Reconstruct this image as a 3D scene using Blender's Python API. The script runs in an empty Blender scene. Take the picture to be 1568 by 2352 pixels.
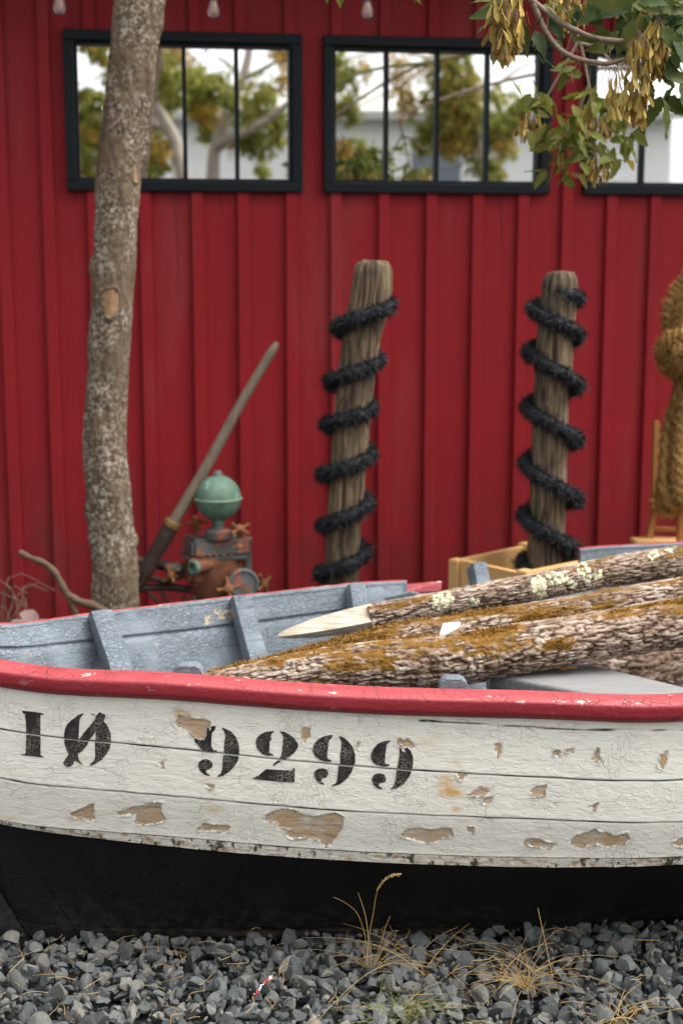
import bpy, bmesh, math, random
import numpy as np
from mathutils import Vector, Matrix
random.seed(7); RNG = np.random.default_rng(11)
SC = bpy.context.scene
COL = SC.collection
# ------------------------------------------------------------------ camera model (used to place real things at real depths)
CAMH = 1.58; TILT = math.radians(9.5); FPX = 50/36*2352
CT, ST = math.cos(TILT), math.sin(TILT)
CAM = np.array([0, 0, CAMH])
def ray(px, py):
    px = np.asarray(px, float); py = np.asarray(py, float)
    a = (px-784)/FPX; b = (1176-py)/FPX
    return np.stack([a+0*b, CT+b*ST+0*a, -ST+b*CT+0*a], -1)
def aty(px, py, y):
    r = ray(px, py); return CAM + r*(np.asarray(y, float)/r[..., 1])[..., None]
def atz(px, py, z):
    r = ray(px, py); return CAM + r*((np.asarray(z, float)-CAMH)/r[..., 2])[..., None]
def proj(P):
    P = np.asarray(P, float)-CAM
    d = P[..., 1]*CT - P[..., 2]*ST
    u = P[..., 1]*ST + P[..., 2]*CT
    return 784+FPX*P[..., 0]/d, 1176-FPX*u/d
# wall plane y = WY + WK*x
WY, WK = 5.7, 0.138
WN = np.array([WK, -1, 0])/math.hypot(WK, 1)      # towards the camera
WT = np.array([1, WK, 0])/math.hypot(WK, 1)
def onwall(px, py, out=0.0):
    r = ray(px, py); o = np.array([0, WY, 0]) + WN*out
    t = ((o-CAM)@WN)/(r@WN)
    return CAM + r*t[..., None] if r.ndim > 1 else CAM + r*t
def wall_s(P): return (np.asarray(P)-np.array([0, WY, 0]))@WT
def W(s, z, out=0.0):
    return np.array([0, WY, 0]) + WT*s + WN*out + np.array([0, 0, z])
def mirror(P):
    P = np.asarray(P, float); d = (P-np.array([0, WY, 0]))@WN
    return P - 2*d[..., None]*WN if P.ndim > 1 else P-2*d*WN
# ------------------------------------------------------------------ numpy noise
def _h(i, j, k):
    n = (i.astype(np.int64)*374761393 + j.astype(np.int64)*668265263 + k.astype(np.int64)*1274126177) & 0xffffffff
    n = ((n ^ (n >> 13))*1103515245) & 0xffffffff
    n = ((n ^ (n >> 16))*2246822519) & 0xffffffff
    return ((n ^ (n >> 15)) & 0xffffff)/float(0xffffff)
def vnoise(P):
    P = np.asarray(P, float); I = np.floor(P); F = P-I; F = F*F*(3-2*F); I = I.astype(np.int64)
    x, y, z = I[..., 0], I[..., 1], I[..., 2]; fx, fy, fz = F[..., 0], F[..., 1], F[..., 2]
    def L(a, b, t): return a+(b-a)*t
    return L(L(L(_h(x, y, z), _h(x+1, y, z), fx), L(_h(x, y+1, z), _h(x+1, y+1, z), fx), fy),
             L(L(_h(x, y, z+1), _h(x+1, y, z+1), fx), L(_h(x, y+1, z+1), _h(x+1, y+1, z+1), fx), fy), fz)
def fbm(P, o=4):
    s = 0; a = .5; P = np.asarray(P, float)
    for k in range(o):
        s = s + a*(vnoise(P*2**k+17.3*k)-.5); a *= .5
    return s
# ------------------------------------------------------------------ mesh helpers
def mesh_obj(name, V, F, mat=None, parent=None, smooth=True, attrs=None, flat_ang=None):
    V = np.asarray(V, np.float32).reshape(-1, 3)
    me = bpy.data.meshes.new(name)
    if isinstance(F, np.ndarray):
        n, k = F.shape
        me.vertices.add(len(V)); me.vertices.foreach_set('co', V.ravel())
        me.loops.add(n*k); me.loops.foreach_set('vertex_index', F.astype(np.int32).ravel())
        me.polygons.add(n); me.polygons.foreach_set('loop_start', np.arange(0, n*k, k, dtype=np.int32))
        me.update(calc_edges=True); me.validate()
    else:
        me.from_pydata([tuple(v) for v in V.tolist()], [], F)
    me.polygons.foreach_set('use_smooth', np.full(len(me.polygons), smooth))
    if attrs:
        for k, a in attrs.items():
            at = me.attributes.new(k, 'FLOAT', 'POINT'); at.data.foreach_set('value', np.asarray(a, np.float32).ravel())
    if mat: me.materials.append(mat)
    o = bpy.data.objects.new(name, me); COL.objects.link(o)
    if parent is not None: adopt(o, parent)
    return o
def rootof(p):
    M = Matrix.Identity(4)
    chain = []
    while p is not None: chain.append(p); p = p.parent
    for q in reversed(chain): M = M @ q.matrix_parent_inverse @ q.matrix_basis if q.parent else M @ q.matrix_basis
    return M
def adopt(o, parent):
    o.parent = parent; o.matrix_parent_inverse = rootof(parent).inverted()
def thing(name, loc, label, cat, group=None):
    o = bpy.data.objects.new(name, None); COL.objects.link(o); o.location = tuple(float(v) for v in loc)
    o.empty_display_size = .1
    return tag(o, label, cat, group)
def tag(o, label=None, cat=None, group=None, kind=None):
    if label: o['label'] = label
    if cat: o['category'] = cat
    if group: o['group'] = group
    if kind: o['kind'] = kind
    return o
def gridfaces(nr, nc, wrap=False):
    i = np.arange(nr-1)[:, None]; j = np.arange(nc if wrap else nc-1)[None, :]; j2 = (j+1) % nc
    return np.stack([i*nc+j, i*nc+j2, (i+1)*nc+j2, (i+1)*nc+j], -1).reshape(-1, 4)
def catmull(K, P, t):
    K = np.asarray(K, float); P = np.asarray(P, float); t = np.asarray(t, float)
    n = len(K); D = np.zeros_like(P)
    for i in range(n):
        a = max(i-1, 0); b = min(i+1, n-1); D[i] = (P[b]-P[a])/(K[b]-K[a])
    i = np.clip(np.searchsorted(K, t, 'right')-1, 0, n-2)
    h = (K[i+1]-K[i]); u = (t-K[i])/h
    if P.ndim > 1: u = u[..., None]; h = h[..., None]
    return (2*u**3-3*u**2+1)*P[i] + (u**3-2*u**2+u)*h*D[i] + (-2*u**3+3*u**2)*P[i+1] + (u**3-u**2)*h*D[i+1]
def resample(P, n, extra=None):
    P = np.asarray(P, float); L = np.r_[0, np.cumsum(np.linalg.norm(np.diff(P, axis=0), axis=1))]
    t = np.linspace(0, L[-1], n); out = catmull(L, P, t)
    if extra is None: return out
    return out, [catmull(L, np.asarray(e, float), t) if len(P) > 1 else e for e in extra]
def frames(P):
    T = np.gradient(P, axis=0); T /= np.linalg.norm(T, axis=1)[:, None]+1e-12
    N = np.zeros_like(P); a = np.array([0, 0, 1.]) if abs(T[0, 2]) < .9 else np.array([1., 0, 0])
    n = a-T[0]*(a@T[0]); N[0] = n/np.linalg.norm(n)
    for i in range(1, len(P)):
        n = N[i-1]-T[i]*(N[i-1]@T[i]); N[i] = n/np.linalg.norm(n)
    return T, N, np.cross(T, N)
class MB:
    def __init__(s): s.V = []; s.F = []; s.n = 0
    def add(s, V, F):
        V = np.asarray(V, float); s.V.append(V); s.F += [tuple(int(i)+s.n for i in f) for f in F]; s.n += len(V); return s
    def tube(s, P, R, n=12, cap=True, sq=None):
        P = np.asarray(P, float); R = np.broadcast_to(np.asarray(R, float), (len(P),))
        T, N, B = frames(P); a = np.linspace(0, 2*np.pi, n, endpoint=False)
        ring = P[:, None]+R[:, None, None]*(np.cos(a)[None, :, None]*N[:, None]+np.sin(a)[None, :, None]*B[:, None])
        F = [tuple(f) for f in gridfaces(len(P), n, True)]
        if cap: F += [tuple(range(n-1, -1, -1)), tuple((len(P)-1)*n+i for i in range(n))]
        return s.add(ring.reshape(-1, 3), F)
    def box(s, c, size, X=(1, 0, 0), Y=(0, 1, 0), Z=None, bev=.0):
        X = np.asarray(X, float); X = X/np.linalg.norm(X)
        Y = np.asarray(Y, float); Y = Y-X*(X@Y); Y /= np.linalg.norm(Y); Z = np.cross(X, Y)
        h = np.asarray(size, float)/2; b = min(bev, h.min()*.9)
        bm = bmesh.new(); bmesh.ops.create_cube(bm, size=1)
        for v in bm.verts: v.co = Vector((v.co.x*2*h[0], v.co.y*2*h[1], v.co.z*2*h[2]))
        if b > 0: bmesh.ops.bevel(bm, geom=bm.edges[:], offset=b, segments=2, affect='EDGES')
        bm.verts.index_update()
        V = np.array([v.co[:] for v in bm.verts]); F = [[v.index for v in f.verts] for f in bm.faces]; bm.free()
        return s.add(np.asarray(c, float)+V[:, :1]*X+V[:, 1:2]*Y+V[:, 2:]*Z, F)
    def lathe(s, c, prof, axis=(0, 0, 1), n=24):
        A = np.asarray(axis, float); A /= np.linalg.norm(A); q = np.array([1., 0, 0]) if abs(A[0]) < .9 else np.array([0, 1., 0])
        U = np.cross(A, q); U /= np.linalg.norm(U); Wv = np.cross(A, U); a = np.linspace(0, 2*np.pi, n, endpoint=False)
        prof = np.asarray(prof, float)
        V = np.asarray(c, float)+prof[:, 1][:, None, None]*A+prof[:, 0][:, None, None]*(np.cos(a)[None, :, None]*U+np.sin(a)[None, :, None]*Wv)
        F = [tuple(f) for f in gridfaces(len(prof), n, True)]
        F += [tuple(range(n-1, -1, -1)), tuple((len(prof)-1)*n+i for i in range(n))]
        return s.add(V.reshape(-1, 3), F)
    def prism(s, poly, d):
        poly = np.asarray(poly, float); d = np.asarray(d, float); n = len(poly)
        F = [tuple(range(n)), tuple(range(2*n-1, n-1, -1))]+[(i, i+n, (i+1) % n+n, (i+1) % n) for i in range(n)]
        return s.add(np.r_[poly, poly+d], F)
    def build(s, name, mat, parent=None, smooth=False):
        o = mesh_obj(name, np.concatenate(s.V), s.F, mat, parent, smooth)
        bm = bmesh.new(); bm.from_mesh(o.data); bmesh.ops.recalc_face_normals(bm, faces=bm.faces)
        if smooth:
            for e in bm.edges:
                if len(e.link_faces) == 2 and e.calc_face_angle(0) > .7: e.smooth = False
        bm.to_mesh(o.data); bm.free(); return o
# ------------------------------------------------------------------ material helpers
class NB:
    def __init__(s, nt): s.nt = nt; s.L = nt.links
    def node(s, typ, ins=None, out=0, **props):
        n = s.nt.nodes.new(typ)
        for k, v in props.items(): setattr(n, k, v)
        for k, v in (ins or {}).items(): s.set(n.inputs[k], v)
        return n.outputs[out]
    def set(s, sock, v):
        if isinstance(v, bpy.types.NodeSocket): s.L.new(v, sock)
        elif v is not None:
            if sock.type == 'RGBA' and len(v) == 3: v = (*v, 1)
            sock.default_value = v
    def co(s, scale=(1, 1, 1)):
        v = s.node('ShaderNodeTexCoord', out='Object')
        return s.node('ShaderNodeMapping', {'Vector': v, 'Scale': scale}) if scale != (1, 1, 1) else v
    def noise(s, v, sc, det=4, ro=.55, dist=0): return s.node('ShaderNodeTexNoise', {'Vector': v, 'Scale': sc, 'Detail': det, 'Roughness': ro, 'Distortion': dist})
    def noisec(s, v, sc, det=2): return s.node('ShaderNodeTexNoise', {'Vector': v, 'Scale': sc, 'Detail': det}, out=1)
    def vor(s, v, sc, feat='F1', out=0): return s.node('ShaderNodeTexVoronoi', {'Vector': v, 'Scale': sc}, out=out, feature=feat)
    def ramp(s, f, st, interp='LINEAR'):
        n = s.nt.nodes.new('ShaderNodeValToRGB'); s.set(n.inputs[0], f); r = n.color_ramp; r.interpolation = interp
        while len(r.elements) < len(st): r.elements.new(.5)
        for e, (p, c) in zip(r.elements, st):
            e.position = p; e.color = (*c, 1) if hasattr(c, '__len__') else (c, c, c, 1)
        return n.outputs[0]
    def mix(s, f, a, b, typ='MIX'):
        n = s.nt.nodes.new('ShaderNodeMix'); n.data_type = 'RGBA'; n.blend_type = typ
        s.set(n.inputs[0], f); s.set(n.inputs[6], a); s.set(n.inputs[7], b); return n.outputs[2]
    def m(s, op, a, b=None, c=None, clamp=False):
        n = s.nt.nodes.new('ShaderNodeMath'); n.operation = op; n.use_clamp = clamp
        s.set(n.inputs[0], a)
        if b is not None: s.set(n.inputs[1], b)
        if c is not None: s.set(n.inputs[2], c)
        return n.outputs[0]
    def warp(s, v, sc, amt):
        c = s.noisec(v, sc); c2 = s.node('ShaderNodeVectorMath', {0: c, 1: (.5, .5, .5)}, operation='SUBTRACT')
        c3 = s.node('ShaderNodeVectorMath', {0: c2, 'Scale': amt}, operation='SCALE')
        return s.node('ShaderNodeVectorMath', {0: v, 1: c3}, operation='ADD')
    def step(s, f, a, b): return s.node('ShaderNodeMapRange', {'Value': f, 'From Min': a, 'From Max': b})
    def attr(s, n): return s.node('ShaderNodeAttribute', out='Fac', attribute_name=n)
    def bump(s, h, st=.5, d=.01, nrm=None):
        return s.node('ShaderNodeBump', {'Height': h, 'Strength': st, 'Distance': d, **({'Normal': nrm} if nrm else {})})
    def island(s): return s.node('ShaderNodeNewGeometry', out='Random Per Island')
def material(name, fn, **kw):
    m = bpy.data.materials.new(name); m.use_nodes = True; nt = m.node_tree; nt.nodes.clear()
    o = nt.nodes.new('ShaderNodeOutputMaterial'); p = nt.nodes.new('ShaderNodeBsdfPrincipled'); nt.links.new(p.outputs[0], o.inputs[0])
    b = NB(nt); r = fn(b)
    for k, v in {**{'Roughness': .7}, **kw, **r}.items(): b.set(p.inputs[k], v)
    return m
def simple(name, c, rough=.7, var=.25, sc=30, bump=.2, bd=.002, metal=0, **kw):
    c = np.array(c)
    def fn(b):
        v = b.co(); n = b.noise(v, sc, 5); n2 = b.noise(v, sc*.13, 3)
        col = b.mix(b.m('MULTIPLY', n2, .6), b.mix(n, tuple(c*(1-var)), tuple(np.minimum(c*(1+var), 1))), tuple(c*(1-var*.8)))
        return {'Base Color': col, 'Roughness': rough, 'Normal': b.bump(n, bump, bd), 'Metallic': metal, **kw}
    return material(name, fn)
M = {}
def f_red(b):
    v = b.co(); n = b.noise(v, 3, 4); g = b.noise(b.co((60, 60, 2.2)), 1, 4); d = b.noise(b.co((6, 6, 1.0)), 1, 3)
    c = b.mix(n, (.265, .0165, .0205), (.205, .0130, .017)); c = b.mix(b.step(d, .55, .8), c, (.235, .035, .036)); c = b.mix(b.m('MULTIPLY', b.step(b.noise(b.co((22, 22, .9)), 1, 4, .6), .56, .7), .25), c, (.105, .010, .013))
    zz = b.node('ShaderNodeSeparateXYZ', {0: v}, out=2); c = b.mix(b.m('MULTIPLY', b.m('SUBTRACT', b.step(zz, .95, .05), .0), b.step(b.noise(v, 7, 5, .65), .3, .7)), c, (.085, .022, .02))
    c = b.mix(b.m('MULTIPLY', b.step(b.noise(v, 140, 2), .74, .8), .25), c, (.32, .13, .11))
    return {'Base Color': c, 'Roughness': b.step(n, -.4, 1.6), 'Normal': b.bump(g, .25, .002), 'Specular IOR Level': .10}
M['red_boards'] = material('red_boards', f_red)
M['frame_paint'] = simple('frame_paint', (.0045, .0078, .0105), .55, .3, 40, .15, **{'Specular IOR Level': .2})
def f_mirror(b):
    v = b.co(); n = b.noise(v, 5, 3)
    return {'Base Color': (.93, .95, .95), 'Metallic': 1.0, 'Roughness': .012, 'Normal': b.bump(n, .02, .002)}
M['mirror'] = material('mirror_glass', f_mirror)
def f_white(b):
    v = b.co(); vh = b.co((1, 1, 1.7))
    peel = b.attr('peel'); rust = b.attr('rust'); trim = b.attr('trim'); seam = b.attr('seam')
    n1 = b.noise(v, 55, 5, .65); n2 = b.noise(v, 14, 4); n3 = b.noise(v, 220, 3)
    # flaking mask : hand placed patches with ragged edges
    nj = b.node('ShaderNodeSeparateXYZ', {0: b.vor(b.warp(b.co((1, 1, 1.6)), 60, .006), 95, out=1)}, out=0)
    e = b.m('ADD', b.m('ADD', peel, b.m('MULTIPLY', b.m('SUBTRACT', n1, .5), 13.0)), b.m('MULTIPLY', b.m('SUBTRACT', nj, .5), 4.5))
    pm = b.step(e, -.3, .3)
    e2 = b.m('MULTIPLY', b.step(e, -7.0, -.3), 1.0)          # lifting rim round the patches
    # grain
    g = b.noise(b.co((7, 7, 190)), 1, 5, .6, .6); g2 = b.noise(v, 24, 3)
    wood = b.mix(g, (.32, .19, .095), (.66, .50, .33)); wood = b.mix(b.step(g2, .45, .7), wood, (.50, .42, .34)); wood = b.mix(b.m('MULTIPLY', b.step(b.noise(b.co((18, 18, 60)), 1, 4, .6), .58, .64), .75), wood, (.60, .56, .49)); wood = b.mix(b.m('MULTIPLY', b.step(b.noise(b.co((9, 9, 160)), 1, 3), .62, .7), .7), wood, (.16, .095, .05))
    # crackle
    w = b.warp(vh, 30, .02)
    d1 = b.vor(w, 26, 'DISTANCE_TO_EDGE'); k1 = b.m('MULTIPLY', b.m('SUBTRACT', 1, b.step(d1, .006, .03)), b.step(n2, .52, .66))
    d2 = b.vor(b.warp(b.co((1.5, 1, .7)), 60, .012), 60, 'DISTANCE_TO_EDGE')
    k2 = b.m('MULTIPLY', b.m('SUBTRACT', 1, b.step(d2, .01, .06)), b.step(b.noise(v, 9, 3), .52, .64))
    kk = b.m('MAXIMUM', k1, b.m('MULTIPLY', k2, .7))
    white = b.mix(n2, (.85, .82, .735), (.77, .74, .655)); white = b.mix(b.m('MULTIPLY', b.step(n3, .6, .75), .2), white, (.55, .53, .47))
    white = b.mix(b.m('MULTIPLY', kk, .42), white, (.27, .235, .19))
    ry = b.m('MULTIPLY', rust, b.step(b.noise(v, 26, 5, .65), .33, .66))
    white = b.mix(b.m('MULTIPLY', ry, .95, clamp=True), white, (.62, .36, .10))
    white = b.mix(b.m('MULTIPLY', b.step(e, -2.4, -.3), .35), white, (.45, .34, .22))
    c = b.mix(pm, white, wood)
    # dirty lower trim
    tn = b.noise(b.co((30, 30, 60)), 1, 5, .7); tc = b.mix(b.step(tn, .52, .6), (.66, .62, .54), (.40, .28, .18))
    tc = b.mix(b.step(b.noise(b.co((40, 40, 26)), 1, 5, .7), .53, .6), tc, (.07, .065, .045))
    c = b.mix(trim, c, tc)
    c = b.mix(seam, c, (.028, .024, .018))
    flk = b.noise(b.warp(b.co((1, 1, 2.2)), 18, .03), 34, 6, .6)
    flk2 = b.step(b.noise(b.warp(b.co((1, 1, 2.6)), 20, .03), 22, 3), .5, .53)
    h = b.m('ADD', b.m('MULTIPLY', flk, .7), b.m('MULTIPLY', flk2, .22))
    h = b.m('SUBTRACT', h, b.m('MULTIPLY', kk, .5)); h = b.m('ADD', h, b.m('MULTIPLY', e2, .35))
    h = b.m('SUBTRACT', h, b.m('MULTIPLY', pm, 1.1)); h = b.m('ADD', h, b.m('MULTIPLY', b.m('MULTIPLY', g, pm), .35))
    return {'Base Color': c, 'Roughness': b.mix(pm, (.5, .5, .5), (.8, .8, .8)), 'Normal': b.bump(h, .75, .0035), 'Specular IOR Level': .35}
M['white_paint'] = material('white_flaking_paint', f_white)
def f_black(b):
    v = b.co(); n = b.noise(v, 9, 5); g = b.noise(b.co((5, 5, 90)), 1, 5)
    sp = b.vor(v, 75); spm = b.m('MULTIPLY', b.m('SUBTRACT', 1, b.step(sp, .08, .16)), b.step(b.noise(v, 40, 2), .52, .6))
    c = b.mix(n, (.0045, .0045, .005), (.013, .013, .0135)); c = b.mix(b.m('MULTIPLY', spm, .55), c, (.13, .11, .085))
    dust = b.step(b.noise(b.co((6, 6, 2)), 1, 4), .55, .85); c = b.mix(b.m('MULTIPLY', dust, .3), c, (.034, .032, .030)); zz = b.node('ShaderNodeSeparateXYZ', {0: v}, out=2)
    c = b.mix(b.m('MULTIPLY', b.m('MULTIPLY', b.step(zz, .16, .02), b.step(b.noise(v, 34, 5, .7), .46, .66)), .5), c, (.060, .054, .046))
    c = b.mix(b.attr('rot'), c, (.05, .036, .022))
    h = b.m('ADD', b.m('MULTIPLY', g, .5), b.noise(v, 130, 4))
    return {'Base Color': c, 'Roughness': b.step(n, -.5, 1.5), 'Normal': b.bump(h, .35, .003), 'Specular IOR Level': .12}
M['black_paint'] = material('black_tarred_paint', f_black)
def f_rail(b):
    v = b.co(); n = b.noise(v, 12, 4); n2 = b.noise(v, 80, 5, .65); g = b.noise(b.co((9, 120, 120)), 1, 4)
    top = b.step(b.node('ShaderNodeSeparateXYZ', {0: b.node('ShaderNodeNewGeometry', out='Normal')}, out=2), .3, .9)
    c = b.mix(n, (.275, .020, .030), (.205, .014, .022)); c = b.mix(b.m('MULTIPLY', b.step(g, .55, .75), .35), c, (.15, .012, .018))
    c = b.mix(b.m('MULTIPLY', top, b.m('MULTIPLY_ADD', b.noise(b.co((10, 40, 40)), 1, 4), .5, .2)), c, (.47, .105, .11))            # light from above painted into the colour of upward faces
    ch = b.m('MULTIPLY', b.step(b.noise(b.co((16, 40, 40)), 1, 5, .7), .635, .655), b.m('ADD', .12, top))
    c = b.mix(b.m('MULTIPLY', ch, 1, clamp=True), c, (.62, .55, .46))
    w = b.warp(v, 25, .02); cr = b.m('SUBTRACT', 1, b.step(b.vor(w, 30, 'DISTANCE_TO_EDGE'), .008, .035))
    cr = b.m('MULTIPLY', cr, b.m('MULTIPLY', b.step(n, .42, .6), top)); c = b.mix(b.m('MULTIPLY', cr, .6), c, (.12, .03, .03))
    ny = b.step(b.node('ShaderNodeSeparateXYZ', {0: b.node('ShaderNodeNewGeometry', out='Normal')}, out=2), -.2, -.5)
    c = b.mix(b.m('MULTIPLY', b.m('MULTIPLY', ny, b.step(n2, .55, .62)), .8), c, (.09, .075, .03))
    h = b.m('ADD', b.m('MULTIPLY', g, .4), n2); h = b.m('SUBTRACT', h, b.m('MULTIPLY', ch, .6)); h = b.m('SUBTRACT', h, cr)
    return {'Base Color': c, 'Roughness': .42, 'Normal': b.bump(h, .7, .003), 'Specular IOR Level': .4}
M['red_rail'] = material('red_rail_paint', f_rail)
def f_blue(b):
    v = b.co(); n = b.noise(v, 10, 4); n2 = b.noise(v, 60, 5, .65)
    w = b.warp(b.co((1, 1, 1.9)), 26, .03); d = b.vor(w, 74, 'DISTANCE_TO_EDGE')
    d2 = b.vor(b.warp(b.co((.6, .6, 2.4)), 30, .03), 60, 'DISTANCE_TO_EDGE')
    cr = b.m('SUBTRACT', 1, b.step(d, .0, .09)); cr2 = b.m('SUBTRACT', 1, b.step(d2, .0, .1))
    cr = b.m('MULTIPLY', b.m('MAXIMUM', cr, cr2), b.step(n, .36, .56))
    c = b.mix(n2, (.128, .155, .182), (.20, .230, .258)); c = b.mix(b.step(b.noise(v, 25, 3), .5, .7), c, (.185, .21, .24))
    c = b.mix(b.m('MULTIPLY', cr, .45), c, (.060, .076, .09)); c = b.mix(b.m('MULTIPLY', b.step(b.noise(b.co((5, 5, 70)), 1, 5, .65), .58, .66), .5), c, (.075, .09, .10))
    bare = b.step(b.noise(b.co((8, 8, 14)), 1, 5, .6), .665, .68); c = b.mix(bare, c, (.42, .34, .24))
    lt = b.step(b.noise(b.co((30, 30, 50)), 1, 4), .64, .68); c = b.mix(b.m('MULTIPLY', lt, .2), c, (.36, .39, .41))
    h = b.m('SUBTRACT', b.m('MULTIPLY', n2, .8), cr); h = b.m('SUBTRACT', h, b.m('MULTIPLY', bare, .8))
    return {'Base Color': c, 'Roughness': .6, 'Normal': b.bump(h, .6, .0045), 'Specular IOR Level': .2}
M['blue_paint'] = material('blue_cracked_paint', f_blue)
def f_ink(b):
    v = b.co(); n = b.noise(v, 60, 4); w = b.warp(v, 120, .006)
    d = b.vor(w, 130, 'DISTANCE_TO_EDGE'); cr = b.m('MULTIPLY', b.m('SUBTRACT', 1, b.step(d, .02, .11)), b.step(b.noise(v, 22, 3), .38, .62))
    c = b.mix(n, (.007, .006, .007), (.020, .017, .017)); c = b.mix(b.m('MULTIPLY', cr, .6), c, (.40, .34, .27))
    c = b.mix(b.step(b.m('ADD', b.attr('edge'), b.m('MULTIPLY', b.noise(v, 320, 2), 1.0)), .62, .72), (.62, .60, .54), c)
    return {'Base Color': c, 'Roughness': .6, 'Normal': b.bump(b.m('SUBTRACT', n, cr), .4, .0015)}
M['ink'] = material('stencil_ink', f_ink)
def f_grey(b):
    v = b.co(); g = b.noise(b.node('ShaderNodeMapping', {'Vector': v, 'Rotation': (0, 0, .8), 'Scale': (9, 130, 60)}), 1, 5, .65); n = b.noise(v, 20, 4)
    c = b.mix(g, (.13, .13, .13), (.30, .30, .295)); c = b.mix(b.step(n, .6, .75), c, (.2, .19, .18))
    return {'Base Color': c, 'Roughness': .9, 'Specular IOR Level': .1, 'Normal': b.bump(g, .8, .004)}
M['grey_wood'] = material('grey_weathered_wood', f_grey)
def f_bark(b):
    v = b.co(); ht = b.attr('hgt'); ms = b.attr('moss'); n = b.noise(v, 40, 5, .7); n2 = b.noise(v, 11, 4); n3 = b.noise(v, 130, 4, .7)
    c = b.mix(b.step(ht, .15, .7), (.050, .031, .021), (.25, .17, .118))
    c = b.mix(b.m('MULTIPLY', b.step(ht, .45, .85), b.step(n2, .36, .58)), c, (.50, .415, .355))
    c = b.mix(b.step(n, .62, .72), c, (.10, .058, .040))
    c = b.mix(b.m('MULTIPLY', b.step(n2, .6, .7), b.step(n3, .5, .62)), c, (.48, .45, .40))
    mm = b.step(b.m('ADD', ms, b.m('MULTIPLY', b.m('SUBTRACT', n, .5), .9)), .45, .62)
    c = b.mix(mm, c, b.mix(n3, (.080, .040, .011), (.27, .14, .028)))
    return {'Base Color': c, 'Roughness': .9, 'Normal': b.bump(b.m('ADD', n3, n), .5, .005), 'Specular IOR Level': .12}
M['bark'] = material('mossy_bark', f_bark)
def f_isl(name, cols, rough=.7, sc=60, trans=0, spec=.3):
    def fn(b):
        n = b.noise(b.co(), sc, 4); c = b.ramp(b.island(), [(i/(len(cols)-1), c) for i, c in enumerate(cols)])
        c = b.mix(1, c, b.mix(n, (.6, .6, .6), (1.25, 1.25, 1.25)), 'MULTIPLY')
        return {'Base Color': c, 'Roughness': rough, 'Normal': b.bump(n, .3, .002), 'Specular IOR Level': spec, 'Transmission Weight': 0}
    m = material(name, fn)
    if trans:
        nt = m.node_tree; p = nt.nodes['Principled BSDF']; t = nt.nodes.new('ShaderNodeBsdfTranslucent'); x = nt.nodes.new('ShaderNodeMixShader'); x.inputs[0].default_value = trans
        for l in list(nt.links):
            if l.to_socket == p.inputs['Base Color']: nt.links.new(l.from_socket, t.inputs['Color'])
        o = nt.nodes['Material Output']; nt.links.new(p.outputs[0], x.inputs[1]); nt.links.new(t.outputs[0], x.inputs[2]); nt.links.new(x.outputs[0], o.inputs[0])
    return m
M['moss'] = f_isl('moss_strands', [(.10, .052, .012), (.28, .135, .022), (.38, .21, .045), (.18, .095, .018)], .9, 30)
M['lichen'] = simple('pale_lichen', (.58, .57, .37), .9, .25, 90, .8, .006)
M['stone'] = None
def f_stone(b):
    v = b.co(); n = b.noise(v, 60, 5, .65); n2 = b.noise(v, 260, 3, .7)
    c = b.ramp(b.island(), [(0, (.042, .047, .048)), (.25, (.078, .086, .086)), (.5, (.125, .131, .128)), (.72, (.064, .073, .075)), (.88, (.172, .162, .140)), (1, (.102, .110, .109))])
    c = b.mix(1, c, b.mix(n, (.55, .55, .55), (1.45, 1.45, 1.45)), 'MULTIPLY')
    c = b.mix(b.m('MULTIPLY', b.step(n, .6, .72), .5), c, (.23, .22, .20)); c = b.mix(b.m('MULTIPLY', b.step(n2, .62, .7), .4), c, (.24, .25, .25))
    return {'Base Color': c, 'Roughness': .85, 'Normal': b.bump(b.m('ADD', n, b.m('MULTIPLY', n2, .4)), .7, .005), 'Specular IOR Level': .2}
M['stone'] = material('slate_gravel', f_stone)
def f_ground(b):
    v = b.co(); d = b.vor(v, 28); c4 = b.vor(v, 28, out=1); n = b.noise(v, 60, 4)
    c = b.mix(b.step(d, .2, .75), (.12, .13, .135), (.02, .021, .022)); c = b.mix(.25, c, c4, 'MULTIPLY'); c = b.mix(b.step(b.noise(v, .8, 3), .5, .65), c, (.075, .08, .035))
    return {'Base Color': c, 'Roughness': .9, 'Normal': b.bump(b.m('SUBTRACT', n, b.m('MULTIPLY', d, 2)), 1, .03)}
M['ground'] = material('gravel_ground', f_ground)
M['straw'] = f_isl('dry_straw', [(.24, .14, .045), (.44, .30, .12), (.34, .20, .06), (.52, .40, .20)], .7, 60)
M['greenblade'] = f_isl('green_blade', [(.09, .12, .025), (.16, .17, .04), (.30, .24, .07)], .6, 60)
def f_post(b):
    v = b.co((1, 1, 1)); ht = b.attr('hgt'); g = b.noise(b.co((110, 110, 5)), 1, 5, .65); n = b.noise(v, 9, 4)
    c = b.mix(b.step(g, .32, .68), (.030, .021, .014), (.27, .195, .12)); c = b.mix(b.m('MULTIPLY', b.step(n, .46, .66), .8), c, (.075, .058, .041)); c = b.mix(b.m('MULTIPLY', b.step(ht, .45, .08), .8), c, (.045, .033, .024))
    return {'Base Color': c, 'Roughness': .85, 'Normal': b.bump(g, .8, .008), 'Specular IOR Level': .15}
M['post_wood'] = material('weathered_post', f_post)
M['black_fibre'] = f_isl('black_rope_fibre', [(.006, .007, .009), (.018, .020, .024), (.035, .037, .042)], .8, 40)
M['coir'] = f_isl('coir_fibre', [(.14, .068, .018), (.34, .19, .058), (.44, .26, .085), (.24, .12, .034)], .9, 60)
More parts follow.
